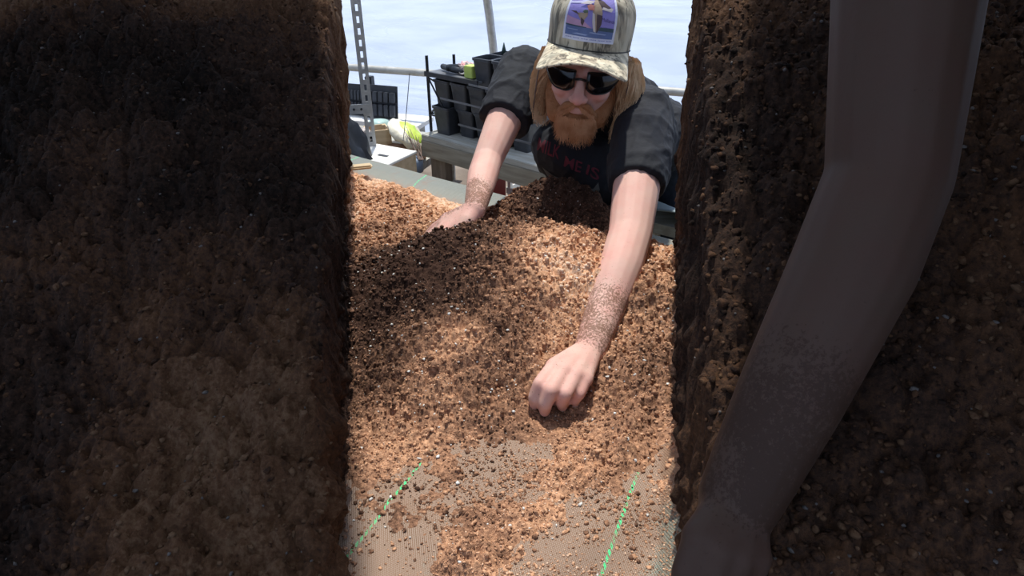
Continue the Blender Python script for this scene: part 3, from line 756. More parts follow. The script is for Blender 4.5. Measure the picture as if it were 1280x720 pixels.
def hair(root, h, HR):
    inv = HR.inverted(); down = inv @ V((0, 0, -1))
    b_ = bmesh.new()
    chain(b_, [h(-.074, .010, .025), h(-.084, .004, -.02) , h(-.090, -.002, -.065), h(-.082, -.012, -.105)], [.018, .019, .020, .010])
    chain(b_, [h(.080, .000, .020), h(.096, -.006, -.02), h(.104, -.014, -.06), h(.096, -.026, -.105)], [.020, .026, .028, .014])
    chain(b_, [h(0, .085, .02), h(0, .09, -.05), h(0, .085, -.10)], [.05, .055, .045])
    chain(b_, [h(-.05, .07, .02), h(-.06, .065, -.05), h(-.06, .06, -.10)], [.04, .04, .03]); chain(b_, [h(.05, .07, .02), h(.065, .065, -.05), h(.075, .06, -.09)], [.04, .042, .03])
    obj('hair_base', remesh(b_, .0035, 3), MT['hair_base'], root, True, True)
    v, f = [], []
    for i in range(2300):
        s = -1 if random.random() < .4 else 1
        wv = random.uniform(0, 6.28); pts = []
        cx = .018 if s < 0 else .029
        a = random.uniform(0, 2 * math.pi); rr = cx * random.uniform(.75, 1.12)
        endk = random.uniform(.75, 1.15); spread_ = random.uniform(.8, 1.35)
        for j in range(9):
            w = j / 8 * endk
            c = V((s * (.076 + .018 * math.sin(w * 2.6)), (.010 if s < 0 else .022) - .020 * w * w, .030 - .140 * w)) if s < 0 else V((.082 + .026 * math.sin(w * 2.4), .000 - .030 * w * w, .030 - .142 * w))
            k = rr * (1 - .45 * w * w) * (1 + (spread_ - 1) * w)
            pts.append(h(*(c + V((math.cos(a) * k * .85, math.sin(a) * k, 0)) + V((.007 * math.sin(w * 9 + wv), .006 * math.cos(w * 8 + wv), 0)) + down * .004 * w)))
        strand(v, f, pts, random.uniform(.0007, .0017))
    for i in range(900):
        a = random.uniform(.5, math.pi - .5); pts = []; wv = random.uniform(0, 6.28)
        for j in range(7):
            w = j / 6; pts.append(h(.09 * math.cos(a), .05 + .085 * math.sin(a), .02 - .14 * w + .004 * math.sin(w * 8 + wv)))
        strand(v, f, pts, .0009)
    o = obj('hair', mesh_py('hair', v, f), MT['hair'], root); o.data.transform(Matrix.Translation(-root.location))
beard(man, hm, HRm); hair(man, hm, HRm)

def head_part(name, verts, faces, m, parent, h, smooth=True, thick=0.0):
    me = mesh_py(name, [h(*p) for p in verts], faces)
    o = obj(name, me, m, parent, True, smooth)
    if thick:
        md = o.modifiers.new('thick', 'SOLIDIFY'); md.thickness = thick; md.offset = 0
    return o
def sunglasses(root, h):
    def P3(a, z, off=0): return ((.0785 + off) * math.sin(a), -(.0955 + off) * math.cos(a) + .002, z)
    fr = None
    vf, ff = [], []
    def ring_tube(path, r):
        b_ = bmesh.new(); tube(b_, [h(*p) for p in path], r, 6); return b_
    for s in (-1, 1):
        top = lambda q: .0215 - .010 * q * q * .6 + .004
        vs_, fs_ = [], []; na, nz = 14, 8
        for i in range(na + 1):
            q = i / na; a = s * (R(8) + R(48) * q)
            zt = .024 - .006 * q * q; zb = -.020 + .012 * (1 - min(1, q / .28)) ** 2 + .020 * max(0, (q - .5) / .5) ** 2
            zm = (zt + zb) / 2
            for j in range(nz + 1):
                w = j / nz; vs_.append(P3(a, zb + (zt - zb) * w, .010 + .004 * math.sin(math.pi * w)))
        for i in range(na):
            for j in range(nz):
                k = i * (nz + 1) + j; fs_.append((k, k + nz + 1, k + nz + 2, k + 1))
        rim = [vs_[i * (nz + 1) + nz] for i in range(na + 1)] + [vs_[na * (nz + 1) + j] for j in range(nz, -1, -1)] + [vs_[i * (nz + 1)] for i in range(na, -1, -1)]
        rim += [vs_[j] for j in range(1, nz + 1)]
        b_ = ring_tube(rim, .0017); 
        a = s * R(56)
        tube(b_, [h(*P3(a, .016, .011)), h(*P3(s * R(80), .014, .006)), h(.088 * s, .012, .012), h(.085 * s, .045, 0)], .0022, 6)
        fo = obj('sunglass_frame', b_, MT['frame'], root, True, True); head_part('sunglass_lens', vs_, fs_, MT['lens'], fo, h, True, .002)
        # retainer cord hanging from the temple
        b_ = bmesh.new(); x0 = .094 * s
        tube(b_, [h(x0, -.030, .010), h(x0 * 1.03, -.034, -.02), h(x0 * 1.04, -.036, -.06), h(x0 * 1.06, -.020, -.105), h(x0 * .8, .06, -.13)], .0016, 6)
        obj('retainer_cord', b_, MT['twig'], root, True, True)
    b_ = bmesh.new(); tube(b_, [h(*P3(R(-9), .006, .010)), h(*P3(0, .010, .014)), h(*P3(R(9), .006, .010))], .0026, 8)
    obj('nose_bridge', b_, MT['frame'], root, True, True)
sg = empty('sunglasses', (0, 0, 0)); sg.parent = man
sunglasses(man, hm)
bpy.data.objects.remove(sg)

# cap: tall camouflage crown, curved brim, picture patch
CT = Matrix.Rotation(R(-4), 3, 'X')
def cp(x, y, z):
    v = CT @ V((x, y, z)); return (v.x, v.y + .006, v.z + .045)
def crown_pt(a, w, off=0):
    """a around (0 = front), w up the crown"""
    fr_ = max(0, math.cos(a))
    H = .128
    prof = (1 - max(0, (w - .35) / .65) ** 2.6) ** .5 if w < 1 else 0
    rx = (.0865 + .004 * w) * prof + off; ry = (.104 + .0 * w) * prof + off
    ry *= 1 + .02 * fr_
    x = rx * math.sin(a); y = -ry * math.cos(a) + .010
    z = H * w + (.008 * (1 - w)) * fr_ + off * .3
    return cp(x, y, z)
def cap(root, h):
    na, nw = 64, 26; v, f = [], []
    for j in range(nw + 1):
        for i in range(na): v.append(crown_pt(2 * math.pi * i / na, j / nw * .995))
    for j in range(nw):
        for i in range(na): f.append((j * na + i, j * na + (i + 1) % na, (j + 1) * na + (i + 1) % na, (j + 1) * na + i))
    v.append(crown_pt(0, .995)); top = len(v); f.append(tuple(nw * na + i for i in range(na)))
    root = head_part('cap_crown', v, f, MT['camo'], root, h, True, .003)
    v, f = [], []; ni, nj = 40, 14
    for j in range(nj + 1):
        w = j / nj
        for i in range(ni + 1):
            q = i / ni * 2 - 1; a = q * R(74)
            x0, y0 = .0875 * math.sin(a), -.1065 * math.cos(a) + .010
            x1 = .0905 * math.copysign(abs(math.sin(q * math.pi / 2)) ** .85, q); y1 = -.106 - .066 * (max(0, 1 - abs(q) ** 3.2)) ** .55
            y1 = min(y1, y0)
            x = x0 * (1 - w) + x1 * w; y = y0 * (1 - w) + y1 * w
            z = .002 + .006 * max(0, math.cos(a)) * (1 - w) - .026 * (abs(x) / .09) ** 2 * w ** .7 - .004 * w
            v.append(cp(x, y, z))
    for j in range(nj):
        for i in range(ni): k = j * (ni + 1) + i; f.append((k, k + 1, k + ni + 2, k + ni + 1))
    head_part('cap_brim', v, f, MT['camo_brim'], root, h, True, .0035)
    b_ = bmesh.new(); tube(b_, [h(*crown_pt(R(d), .015, .002)) for d in range(-88, 89, 4)], .0013, 6); obj('cap_seam', b_, flat('dark_stitching', (.05, .045, .035)), root, True)
    b_ = bmesh.new(); c_ = h(*cp(0, .01, .130)); ell(b_, c_, (.008, .008, .005)); obj('cap_button', b_, MT['camo'], root, True, True)
    # patch laid on the front panel; (u,v) run 0..1 over it
    A0 = R(35)
    def pp(u, w, off=.003): return crown_pt((u - .5) * 2 * A0, .15 + w * .72, off)
    def layer(name, polys, m, off):
        v, f = [], []
        for poly in polys:
            # fine fan so the shape follows the curve
            n = len(poly); cx = sum(p[0] for p in poly) / n; cy = sum(p[1] for p in poly) / n; K = 6; b0 = len(v); v.append(pp(cx, cy, off))
            dense = []
            for i in range(n):
                a, c = poly[i], poly[(i + 1) % n]; S_ = max(1, int(math.hypot(c[0] - a[0], c[1] - a[1]) / .06))
                for s_ in range(S_): dense.append((a[0] + (c[0] - a[0]) * s_ / S_, a[1] + (c[1] - a[1]) * s_ / S_))
            n = len(dense)
            for k in range(1, K + 1):
                for p in dense: v.append(pp(cx + (p[0] - cx) * k / K, cy + (p[1] - cy) * k / K, off))
            for i in range(n):
                f.append((b0, b0 + 1 + i, b0 + 1 + (i + 1) % n))
                for k in range(K - 1): q = b0 + 1 + k * n; f.append((q + i, q + n + i, q + n + (i + 1) % n, q + (i + 1) % n))
        b0 = len(PV); PV.extend(v); PF.extend(tuple(i + b0 for i in q) for q in f)
        if m not in PM: PM.append(m)
        PI.extend([PM.index(m)] * len(f))
    PV, PF, PI, PM = [], [], [], []
    R4 = lambda a, b, c, d: [(a, b), (c, b), (c, d), (a, d)]
    layer('cap_patch', [R4(0, 0, 1, 1)], flat('patch_border', (.74, .74, .88)), .0022)
    sky = flat('patch_sky', (.30, .25, .62))
    layer('patch_sky', [R4(.05, .30, .95, .97)], sky, .0029)
    layer('patch_glow', [[(.05, .30), (.55, .30), (.40, .42), (.05, .50)]], flat('patch_pink', (.55, .32, .48)), .0033)
    layer('patch_cloud', [[(.05, .74), (.30, .78), (.46, .88), (.44, .91), (.28, .82), (.05, .78)]], flat('patch_cloud', (.62, .60, .85)), .0034)
    layer('patch_water', [R4(.05, .10, .95, .30)], flat('patch_water', (.12, .17, .36)), .0030)
    layer('patch_shore', [[(.05, .30), (.45, .29), (.45, .31), (.05, .33)], [(.60, .27), (.95, .25), (.95, .33), (.70, .34)]], flat('patch_shore', (.05, .09, .12)), .0036)
    layer('patch_reflection', [[(.2, .14), (.45, .13), (.5, .15), (.3, .17)], [(.5, .20), (.8, .18), (.82, .20), (.55, .22)], R4(.1, .22, .3, .235)], flat('patch_ripple', (.35, .42, .66)), .0036)
    tan = flat('patch_tan', (.42, .30, .20)); brown = flat('patch_brown', (.09, .055, .06)); cream_ = flat('patch_cream', (.66, .58, .56)); rust = flat('patch_rust', (.45, .16, .13))
    layer('patch_duck', [[(.52, .86), (.60, .90), (.66, .82), (.70, .62), (.66, .40), (.62, .22), (.56, .40), (.52, .62)],
                         [(.24, .40 + .18), (.36, .60), (.44, .62), (.44, .54), (.36, .40), (.32, .46)]], tan, .0040)
    layer('duck_wing', [[(.58, .88), (.70, .86), (.86, .74), (.80, .72), (.66, .76)], [(.60, .60), (.70, .58), (.70, .40), (.64, .20), (.62, .36)], [(.10, .60), (.22, .61), (.30, .54), (.20, .57)], [(.33, .50), (.40, .44), (.38, .32), (.34, .38)]], brown, .0044)
    layer('duck_wing_light', [[(.86, .74), (.90, .72), (.86, .66), (.68, .70), (.70, .75), (.80, .72)], [(.52, .62), (.56, .60), (.62, .22), (.58, .24), (.54, .42)], [(.26, .76), (.40, .84), (.54, .84), (.46, .78)]], cream_, .0047)
    layer('duck_breast', [[(.40, .74), (.46, .78), (.54, .76), (.54, .66), (.44, .66)]], rust, .0050)
    layer('duck_head', [[(.56, .90), (.60, .96), (.66, .96), (.67, .90), (.62, .87)], [(.34, .62), (.38, .66), (.43, .66), (.44, .61), (.38, .59)]], flat('patch_green', (.09, .12, .08)), .0052)
    # lettering on the patch
    cu = bpy.data.curves.new('txt', 'FONT'); cu.body = 'Mallards'; cu.size = 1
    to = bpy.data.objects.new('txt', cu); C.objects.link(to); dg = bpy.context.evaluated_depsgraph_get(); dg.update()
    tm = bpy.data.meshes.new_from_object(to.evaluated_get(dg)); bpy.data.objects.remove(to)
    cc = coords(tm); w = cc[:, 0].max()
    vv = [pp(.69 + .25 * c[0] / w, .48 - .05 * c[0] / w + c[1] * .10, .0045) for c in cc]
    ff = [tuple(p.vertices) for p in tm.polygons]
    b0 = len(PV); PV.extend(vv); PF.extend(tuple(i + b0 for i in q) for q in ff); PM.append(flat('patch_ink', (.06, .04, .16))); PI.extend([len(PM) - 1] * len(ff))
    sq = []
    for k in range(34):
        u = .08 + k * .0255
        if k % 6 != 5: sq.append(R4(u, .045, u + .014, .065))
    layer('patch_fine_print', sq, flat('patch_blue_ink', (.18, .2, .5)), .0035)
    me = mesh_py('cap_patch', [h(*p) for p in PV], PF); o = obj('cap_patch', me, None, root, True, mats=PM); me.polygons.foreach_set('material_index', PI)
cap(man, hm)

# red lettering and grey faded print on the chest, wrapped on the shirt
dg = bpy.context.evaluated_depsgraph_get(); dg.update()
bvh = BVHTree.FromObject(shirt, dg)
SL = man.location
def on_shirt(px, py):
    o = CAM - SL; d = (P(px, py, 1.0) - CAM).normalized()
    hit, nrm, _, dist = bvh.ray_cast(o, d, 3)
    return None if hit is None else (hit + nrm * .0022)
def print_mesh(me, fn):
    b_ = bmesh.new(); b_.from_mesh(me); bmesh.ops.triangulate(b_, faces=b_.faces)
    for _ in range(3):
        ed = [e for e in b_.edges if e.calc_length() > .16]
        if not ed: break
        bmesh.ops.subdivide_edges(b_, edges=ed, cuts=1); bmesh.ops.triangulate(b_, faces=[f for f in b_.faces if len(f.verts) > 3])
    dead = []
    for v in b_.verts:
        q = fn(v.co.x, v.co.y)
        if q is None: dead.append(v)
        else: v.co = q
    bmesh.ops.delete(b_, geom=dead, context='VERTS')
    return b_
def font_mesh(body):
    cu = bpy.data.curves.new('txt', 'FONT'); cu.body = body; cu.size = 1; cu.offset = .012
    to = bpy.data.objects.new('txt', cu); C.objects.link(to); dg = bpy.context.evaluated_depsgraph_get(); dg.update()
    tm = bpy.data.meshes.new_from_object(to.evaluated_get(dg)); bpy.data.objects.remove(to); return tm
for body, x0, y0, x1, y1, hgt in (('MILK', 671, 187, 699, 199, 22), ('ME', 704, 207, 726, 216, 19), ('IS', 731, 217, 748, 226, 18)):
    tm = font_mesh(body); w = coords(tm)[:, 0].max()
    b_ = print_mesh(tm, lambda x, y: on_shirt(x0 + (x1 - x0) * x / w + y * hgt * .18, y0 + (y1 - y0) * x / w - y * hgt))
    o = obj('shirt_lettering', b_, MT['print_red'], man)
def blob_poly(pts):
    me = bpy.data.meshes.new('p'); me.from_pydata([(a, b2, 0) for a, b2 in pts], [], [tuple(range(len(pts)))]); return me
gp = [(678, 208), (690, 217), (703, 224), (716, 231), (730, 233), (742, 236), (748, 228), (750, 237), (745, 246), (734, 244), (727, 239), (712, 237), (697, 229), (685, 219)]
b_ = bmesh.new(); mm = blob_poly(gp); b_.from_mesh(mm); bmesh.ops.triangulate(b_, faces=b_.faces)
for _ in range(3): bmesh.ops.subdivide_edges(b_, edges=b_.edges[:], cuts=1)
dead = []
for v in b_.verts:
    q = on_shirt(v.co.x, v.co.y)
    if q is None: dead.append(v)
    else: v.co = q
bmesh.ops.delete(b_, geom=dead, context='VERTS'); obj('shirt_faded_print', b_, MT['print_grey'], man)

# ---- the helper at the right, reaching down beside the lens
We = P(925, 622, .50); El = P(1118, 225, .52); Sh = P(1150, -240, .50)
neck = V((.47, .46, 1.55)); 
HM2 = Matrix.Translation(V((.40, .50, 1.70))) @ Matrix.Rotation(R(-60), 4, 'Z') @ Matrix.Rotation(R(25), 4, 'X')
def hp(px, py, t): return P(px, py, t)
hh = {'index': [hp(874, 672, .472), hp(858, 714, .470), hp(853, 744, .482), hp(853, 766, .497)],
      'middle': [hp(897, 688, .468), hp(883, 742, .466), hp(876, 776, .48), hp(874, 797, .497)],
      'ring': [hp(921, 698, .470), hp(909, 750, .470), hp(902, 782, .482), hp(900, 800, .498)],
      'pinky': [hp(944, 702, .478), hp(936, 744, .480), hp(930, 768, .488), hp(928, 784, .498)],
      'thumb': [hp(893, 655, .500), hp(872, 690, .508), hp(862, 716, .512), hp(858, 738, .516)]}
Wo = V((.62, -.12, 1.02))
JH = dict(base=V((.78, .22, 0)), neck=neck, pelvis=V((.76, .24, 1.02)), shR=Sh, shL=V((.50, .26, 1.46)), head=HM2, front=V((-.9, .3, 0)),
          hipL=V((.76, .13, .96)), hipR=V((.82, .31, .96)), kneeL=V((.72, .10, .50)), kneeR=V((.79, .33, .50)), ankL=V((.78, .08, .08)), ankR=V((.84, .32, .08)))
helper, _, hh2, HR2, _ = person('person', 'person in black at the right edge reaching one bare arm into dark compost', JH, MT['darkened_skin'],
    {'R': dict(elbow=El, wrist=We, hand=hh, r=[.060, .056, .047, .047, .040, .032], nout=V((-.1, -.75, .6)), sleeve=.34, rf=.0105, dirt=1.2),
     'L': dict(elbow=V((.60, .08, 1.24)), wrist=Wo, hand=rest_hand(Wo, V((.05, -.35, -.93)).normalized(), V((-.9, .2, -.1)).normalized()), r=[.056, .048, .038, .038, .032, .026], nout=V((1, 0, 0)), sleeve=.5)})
b_ = bmesh.new(); ell(b_, hh2(0, .032, .052), (.080, .094, .086), HR2); ell(b_, hh2(0, .06, -.01), (.072, .062, .07), HR2)
obj('hair', remesh(b_, .005, 2), MT['brown_hair'], helper, True, True)
for s in (-1, 1):
    b_ = bmesh.new(); ell(b_, hh2(.030 * s, -.078, .004), (.013, .010, .008), HR2); obj('eye', b_, MT['eye'], helper, True, True)

# ------------------------------------------------------------ bench, rack and pots behind
B0 = P(525, 168, 3.3); BZ = B0.z
E2 = V((.765, -.644, 0)); N2 = V((.644, .765, 0)); BROT = Matrix((E2, N2, ZW)).transposed(); BYAW = math.atan2(E2.y, E2.x)
def B(s, d, z=0): return B0 + E2 * s + N2 * d + ZW * z
bench = empty('staging_bench', V((B0.x, B0.y, 0)), BYAW, 'weathered grey timber bench behind the man carrying the black pots', 'bench')
for i in range(3):
    b_ = bmesh.new(); box(b_, B(1.0, .09 + .175 * i, -.015), (2.0, .165, .03), BROT, .003); obj('bench_board', b_, MT['grey_wood'], bench, True)
b_ = bmesh.new(); box(b_, B(1.0, .02, -.072), (2.0, .035, .085), BROT, .003); obj('front_beam', b_, MT['bench_front'], bench, True)
b_ = bmesh.new(); box(b_, B(1.0, .50, -.072), (2.0, .035, .085), BROT, .003); obj('rear_beam', b_, MT['bench_front'], bench, True)
for s in (.10, 1.0, 1.9):
    for d in (.045, .46):
        b_ = bmesh.new(); box(b_, B(s, d, -.03 - (BZ - .03) / 2), (.11, .05, BZ - .03), BROT, .003); obj('leg', b_, MT['post_wood'], bench, True)
b_ = bmesh.new(); bar(b_, B(.20, .05, -BZ + .03), B(.46, .05, -.10), .03, .09); obj('brace', b_, MT['post_wood'], bench, True)

rack = empty('metal_shelf_rack', B(.0, .08), BYAW, 'thin black metal shelf rack standing on the bench around the pots', 'shelf rack')
RH = P(511, 65, 3.25).z - BZ
RL = 1.05; RDp = .19
for s, d, z in ((0, .08, RH), (0, .08 + RDp, RH - .02), (RL, .08, RH - .15), (RL, .08 + RDp, RH - .15)):
    b_ = bmesh.new(); bar(b_, B(s, d, .0), B(s, d, z), .014, .014); obj('post', b_, MT['black_steel'], rack, True)
SZ = P(520, 89, 3.25).z - BZ
b_ = bmesh.new(); box(b_, B(.17, .08 + RDp / 2, SZ), (.36, RDp + .02, .010), BROT); obj('shelf', b_, MT['grey_bar'], rack, True)
b_ = bmesh.new(); box(b_, B(.17, .071, SZ), (.36, .012, .022), BROT); obj('shelf_lip', b_, MT['black_steel'], rack, True)
z2 = P(520, 147, 3.25).z - BZ
for (a, b2) in ((B(0, .074, z2), B(.07, .074, z2)), (B(0, .08, z2), B(0, .08 + RDp, z2)), (B(0, .08, SZ - .02), B(.0, .38, z2)), (B(0, .375, SZ - .02), B(0, .08, z2))):
    b_ = bmesh.new(); bar(b_, a, b2, .010, .006); obj('cross_brace', b_, MT['black_steel'], rack, True)
b_ = bmesh.new(); bar(b_, B(.005, .072, SZ - .01), B(.12, .072, SZ - .17), .006, .006); obj('cross_brace', b_, MT['black_steel'], rack, True)
zb = P(545, 122, 3.2).z - BZ; zc = P(590, 98, 3.15).z - BZ; zd = P(575, 158, 3.15).z - BZ
for s0, s1, z in ((.10, RL, zb), (.30, RL, zc), (.22, RL, zd)):
    b_ = bmesh.new(); bar(b_, B(s0, .062, z), B(s1, .062, z - .01), .005, .009); obj('front_rail', b_, MT['grey_bar'], rack, True)

def pot_bm(w=.115, hgt=.135, base=.72, t=.003):
    b_ = bmesh.new()
    def sq(r, z, n=5):
        out = []; c = r * .22
        for cx, cy, a0 in ((1, 1, 0), (-1, 1, 90), (-1, -1, 180), (1, -1, 270)):
            for k in range(n):
                a = R(a0 + 90 * k / (n - 1)); out.append(b_.verts.new((cx * (r - c) + c * math.cos(a), cy * (r - c) + c * math.sin(a), z)))
        return out
    h2 = w / 2
    prof = [(h2 * base, 0), (h2 * (base + .02), .004), (h2 * .80, hgt * .35), (h2 * .88, hgt * .72), (h2 * .93, hgt * .9), (h2 * .935, hgt), (h2 * .90, hgt), (h2 * .84, hgt * .7), (h2 * (base - .03), .008)]
    rings = [sq(r, z) for r, z in prof]; n = len(rings[0])
    for a, b2 in zip(rings, rings[1:]):
        for k in range(n): b_.faces.new((a[k], a[(k + 1) % n], b2[(k + 1) % n], b2[k]))
    b_.faces.new(rings[0][::-1]); b_.faces.new(rings[-1][::-1])
    for v in b_.verts:
        if 0.02 < v.co.z < hgt * .85:
            a = math.atan2(v.co.y, v.co.x); v.co.x *= 1 - .03 * math.cos(2 * a) * math.sin(v.co.z * 40); 
    rim = bmesh.new(); o, i_ = h2, h2 * .90
    def sq2(bb, r, z, n=5):
        out = []; c = r * .2
        for cx, cy, a0 in ((1, 1, 0), (-1, 1, 90), (-1, -1, 180), (1, -1, 270)):
            for k in range(n):
                a = R(a0 + 90 * k / (n - 1)); out.append(bb.verts.new((cx * (r - c) + c * math.cos(a), cy * (r - c) + c * math.sin(a), z)))
        return out
    rr = [sq2(rim, r, z) for r, z in ((o * .95, hgt * .91), (o, hgt * .92), (o, hgt * 1.005), (i_, hgt * 1.01), (i_, hgt * .93))]
    for a, b2 in zip(rr, rr[1:]):
        for k in range(len(a)): rim.faces.new((a[k], a[(k + 1) % len(a)], b2[(k + 1) % len(a)], b2[k]))
    return b_, rim
first_pot = None
def place_pot(loc, label, sc=1.0, yaw=0):
    global first_pot
    if first_pot is None:
        first_pot = empty('square_pot', (0, 0, 0)); first_pot['category'] = 'plant pot'; first_pot['group'] = 'square black pots on the bench'
        a, b2 = pot_bm(); obj('pot_wall', a, MT['pot'], first_pot, smooth=False); obj('rim', b2, MT['pot'], first_pot); o = first_pot
    else: o = copy_tree(first_pot)
    o.location = loc; o.rotation_euler = (0, 0, BYAW + yaw); o.scale = (sc, sc, sc); o['label'] = label
    return o
ords = ['first', 'second', 'third', 'fourth', 'fifth', 'sixth']
PW = .118
z1 = .0; ZR2 = .128; ZR3 = .262
s1 = (P(554, 150, 3.2) - B0).dot(E2) - .05
for i in range(5):
    place_pot(B(s1 + PW * i + (.012 if i else 0), .13 + (.03 if i else -.01), z1), ('dented square black pot at the left front of the bottom row on the bench' if i == 0 else '%s square black pot from the left in the bottom row on the bench' % ords[i]), 1.04 if i == 0 else 1)
s2 = (P(552, 120, 3.15) - B0).dot(E2) - .06
for i in range(5):
    place_pot(B(s2 + PW * i, .15, ZR2), '%s square black pot from the left in the front middle row' % ords[i])
    place_pot(B(s2 + PW * i, .15 + PW, ZR2 - .126), '%s square black pot from the left in the rear bottom row' % ords[i])
    place_pot(B(s2 + PW * i, .15 + PW, ZR2), '%s square black pot from the left in the rear middle row' % ords[i])
s3 = (P(603, 88, 3.0) - B0).dot(E2)
for i in range(3):
    place_pot(B(s3 + PW * 1.02 * i, .15, ZR3), '%s square black pot from the left in the front top row' % ords[i], 1.02)
    place_pot(B(s3 + PW * 1.02 * i, .15 + PW * 1.03, ZR3), '%s square black pot from the left in the rear top row' % ords[i], 1.02)

# things lying on the rack shelf
sz0 = SZ + .009
def top_thing(name, label, cat, bm_, m, smooth=True): return tag(obj(name, bm_, m, smooth=smooth), label, cat)
b_ = bmesh.new(); chain(b_, [B(.03, .16, sz0 + .016), B(.12, .14, sz0 + .016), B(.19, .14, sz0 + .017)], [.014, .016, .013]); chain(b_, [B(.10, .13, sz0 + .022), B(.13, .18, sz0 + .026)], [.018, .012])
top_thing('hand_tool', 'dark hand tool lying at the left end of the rack shelf', 'tool', remesh(b_, .003, 2), MT['black_plastic'])
def lump(c, r, seed, amp=.5, sq=(1, 1, 1)):
    b2 = bmesh.new(); bmesh.ops.create_icosphere(b2, subdivisions=4, radius=1)
    for v in b2.verts:
        n = mnoise.fractal(v.co * 2.2 + V((seed, 0, 0)), 1, 2, 3); v.co *= 1 + amp * n
        v.co = V((v.co.x * r * sq[0], v.co.y * r * sq[1], max(v.co.z * r * sq[2], -r * sq[2] * .55)))
    mn = min(v.co.z for v in b2.verts)
    for v in b2.verts: v.co += V(c) - V((0, 0, mn))
    return b2
top_thing('pink_wrapper', 'pink and white crumpled wrapper on the rack shelf', 'wrapper', lump(B(.15, .20, sz0), .035, 3, .6, (1.2, 1, .8)), MT['pink'], False)
top_thing('crumpled_paper', 'crumpled off-white paper between the tool and the lime carton', 'paper', lump(B(.205, .17, sz0), .036, 9, .7, (1.3, 1, .8)), MT['crumple'], False)
b_ = bmesh.new(); box(b_, B(.265, .12, sz0 + .028), (.052, .05, .056), BROT, .002)
top_thing('lime_carton', 'small lime green carton on the rack shelf left of the top pots', 'carton', b_, MT['lime_box'], False)
b_ = bmesh.new(); bmesh.ops.create_cone(b_, cap_ends=True, segments=14, radius1=.014, radius2=.002, depth=.05, matrix=Matrix.Translation(B(s3 - .01, .15 + PW * 1.03, ZR3 + .137 + .025)))
top_thing('dibber_tip', 'small dark green pointed cone on the rim of the rear top pot', 'garden tool', b_, flat('dark_green', (.03, .06, .05)))

# under the bench
def crate(name, label, cat, c, s, m, yaw, slats=4, wall=.008, top=None, slot_gap=.25):
    r = empty(name, c, yaw, label, cat); w, d, h_ = s
    b_ = bmesh.new(); box(b_, (0, 0, wall / 2), (w, d, wall)); obj('crate_floor', b_, m, r)
    for (nx_, ny_, L) in ((0, -1, w), (0, 1, w), (-1, 0, d), (1, 0, d)):
        b_ = bmesh.new(); hh_ = h_ / slats
        for i in range(slats):
            zc_ = wall + hh_ * (i + .5)
            if nx_ == 0: box(b_, (0, ny_ * (d / 2 - wall / 2), zc_), (w, wall, hh_ * (1 - slot_gap)), None, .001)
            else: box(b_, (nx_ * (w / 2 - wall / 2), 0, zc_), (wall, d - 2 * wall, hh_ * (1 - slot_gap)), None, .001)
        obj('side_panel', b_, m, r)
    for i in (-1, 1):
        for j in (-1, 1):
            b_ = bmesh.new(); box(b_, (i * (w / 2 - wall * 1.6), j * (d / 2 - wall * 1.6), h_ / 2 + wall / 2), (wall * 2, wall * 2, h_)); obj('corner_post', b_, m, r)
    if top:
        b_ = bmesh.new(); box(b_, (0, 0, h_ + wall + .005), (w + .01, d + .01, .012), None, .002); obj('lid', b_, top, r)
        b_ = bmesh.new(); box(b_, (w * .12, -d * .1, h_ + wall + .012), (w * .22, .02, .003)); obj('lid_slot', b_, MT['black_plastic'], r)
    return r
fl = lambda p: V((p.x, p.y, 0))
crate('white_mesh_crate', 'white grid crate standing on the floor behind the bench leg', 'crate', fl(B(.35, .60)), (.34, .26, .36), MT['white_plastic'], BYAW, 5, .010, slot_gap=.5)
q = fl(B(.22, .30)); b_ = bmesh.new(); box(b_, q + V((0, 0, .13)), (.12, .14, .26), BROT, .02); b2 = bmesh.new()
rb = empty('red_tub', q, 0, 'red tub glimpsed under the bench beside the diagonal brace', 'tub'); obj('tub_wall', b_, MT['red'], rb, True)
box(b2, q + V((0, 0, .262)), (.13, .15, .02), BROT, .004); obj('tub_rim', b2, MT['white_plastic'], rb, True)
crate('black_bin', 'big black plastic bin under the bench below the man\'s chest', 'bin', fl(B(.98, .26)), (.44, .34, .34), MT['black_plastic'], BYAW, 3, .012, slot_gap=.03)
b_ = bmesh.new(); q = fl(B(.60, .38)); box(b_, q + V((0, 0, .10)), (.22, .20, .20), BROT, .003)
r = empty('carton', q, 0, 'tan cardboard carton under the bench left of the black bin', 'box'); obj('carton_wall', b_, MT['card'], r, True)
b_ = bmesh.new(); bar(b_, q + V((-.05, -.08, .203)), q + V((.05, .08, .203)), .04, .002); obj('tape', b_, MT['cream'], r, True)
b_ = bmesh.new(); q = fl(B(.62, .64)); box(b_, q + V((0, 0, .19)), (.26, .14, .38), BROT, .012); tag(obj('white_canister', b_, MT['white_plastic']), 'white canister on the floor behind the tan carton', 'canister')
b_ = bmesh.new(); q = B(.70, -.02); tube(b_, [fl(q), V((q.x, q.y, BZ - .12))], .008, 8); tag(obj('thin_stake', b_, MT['black_steel']), 'thin dark stake standing against the bench front between arm and bin', 'stake')

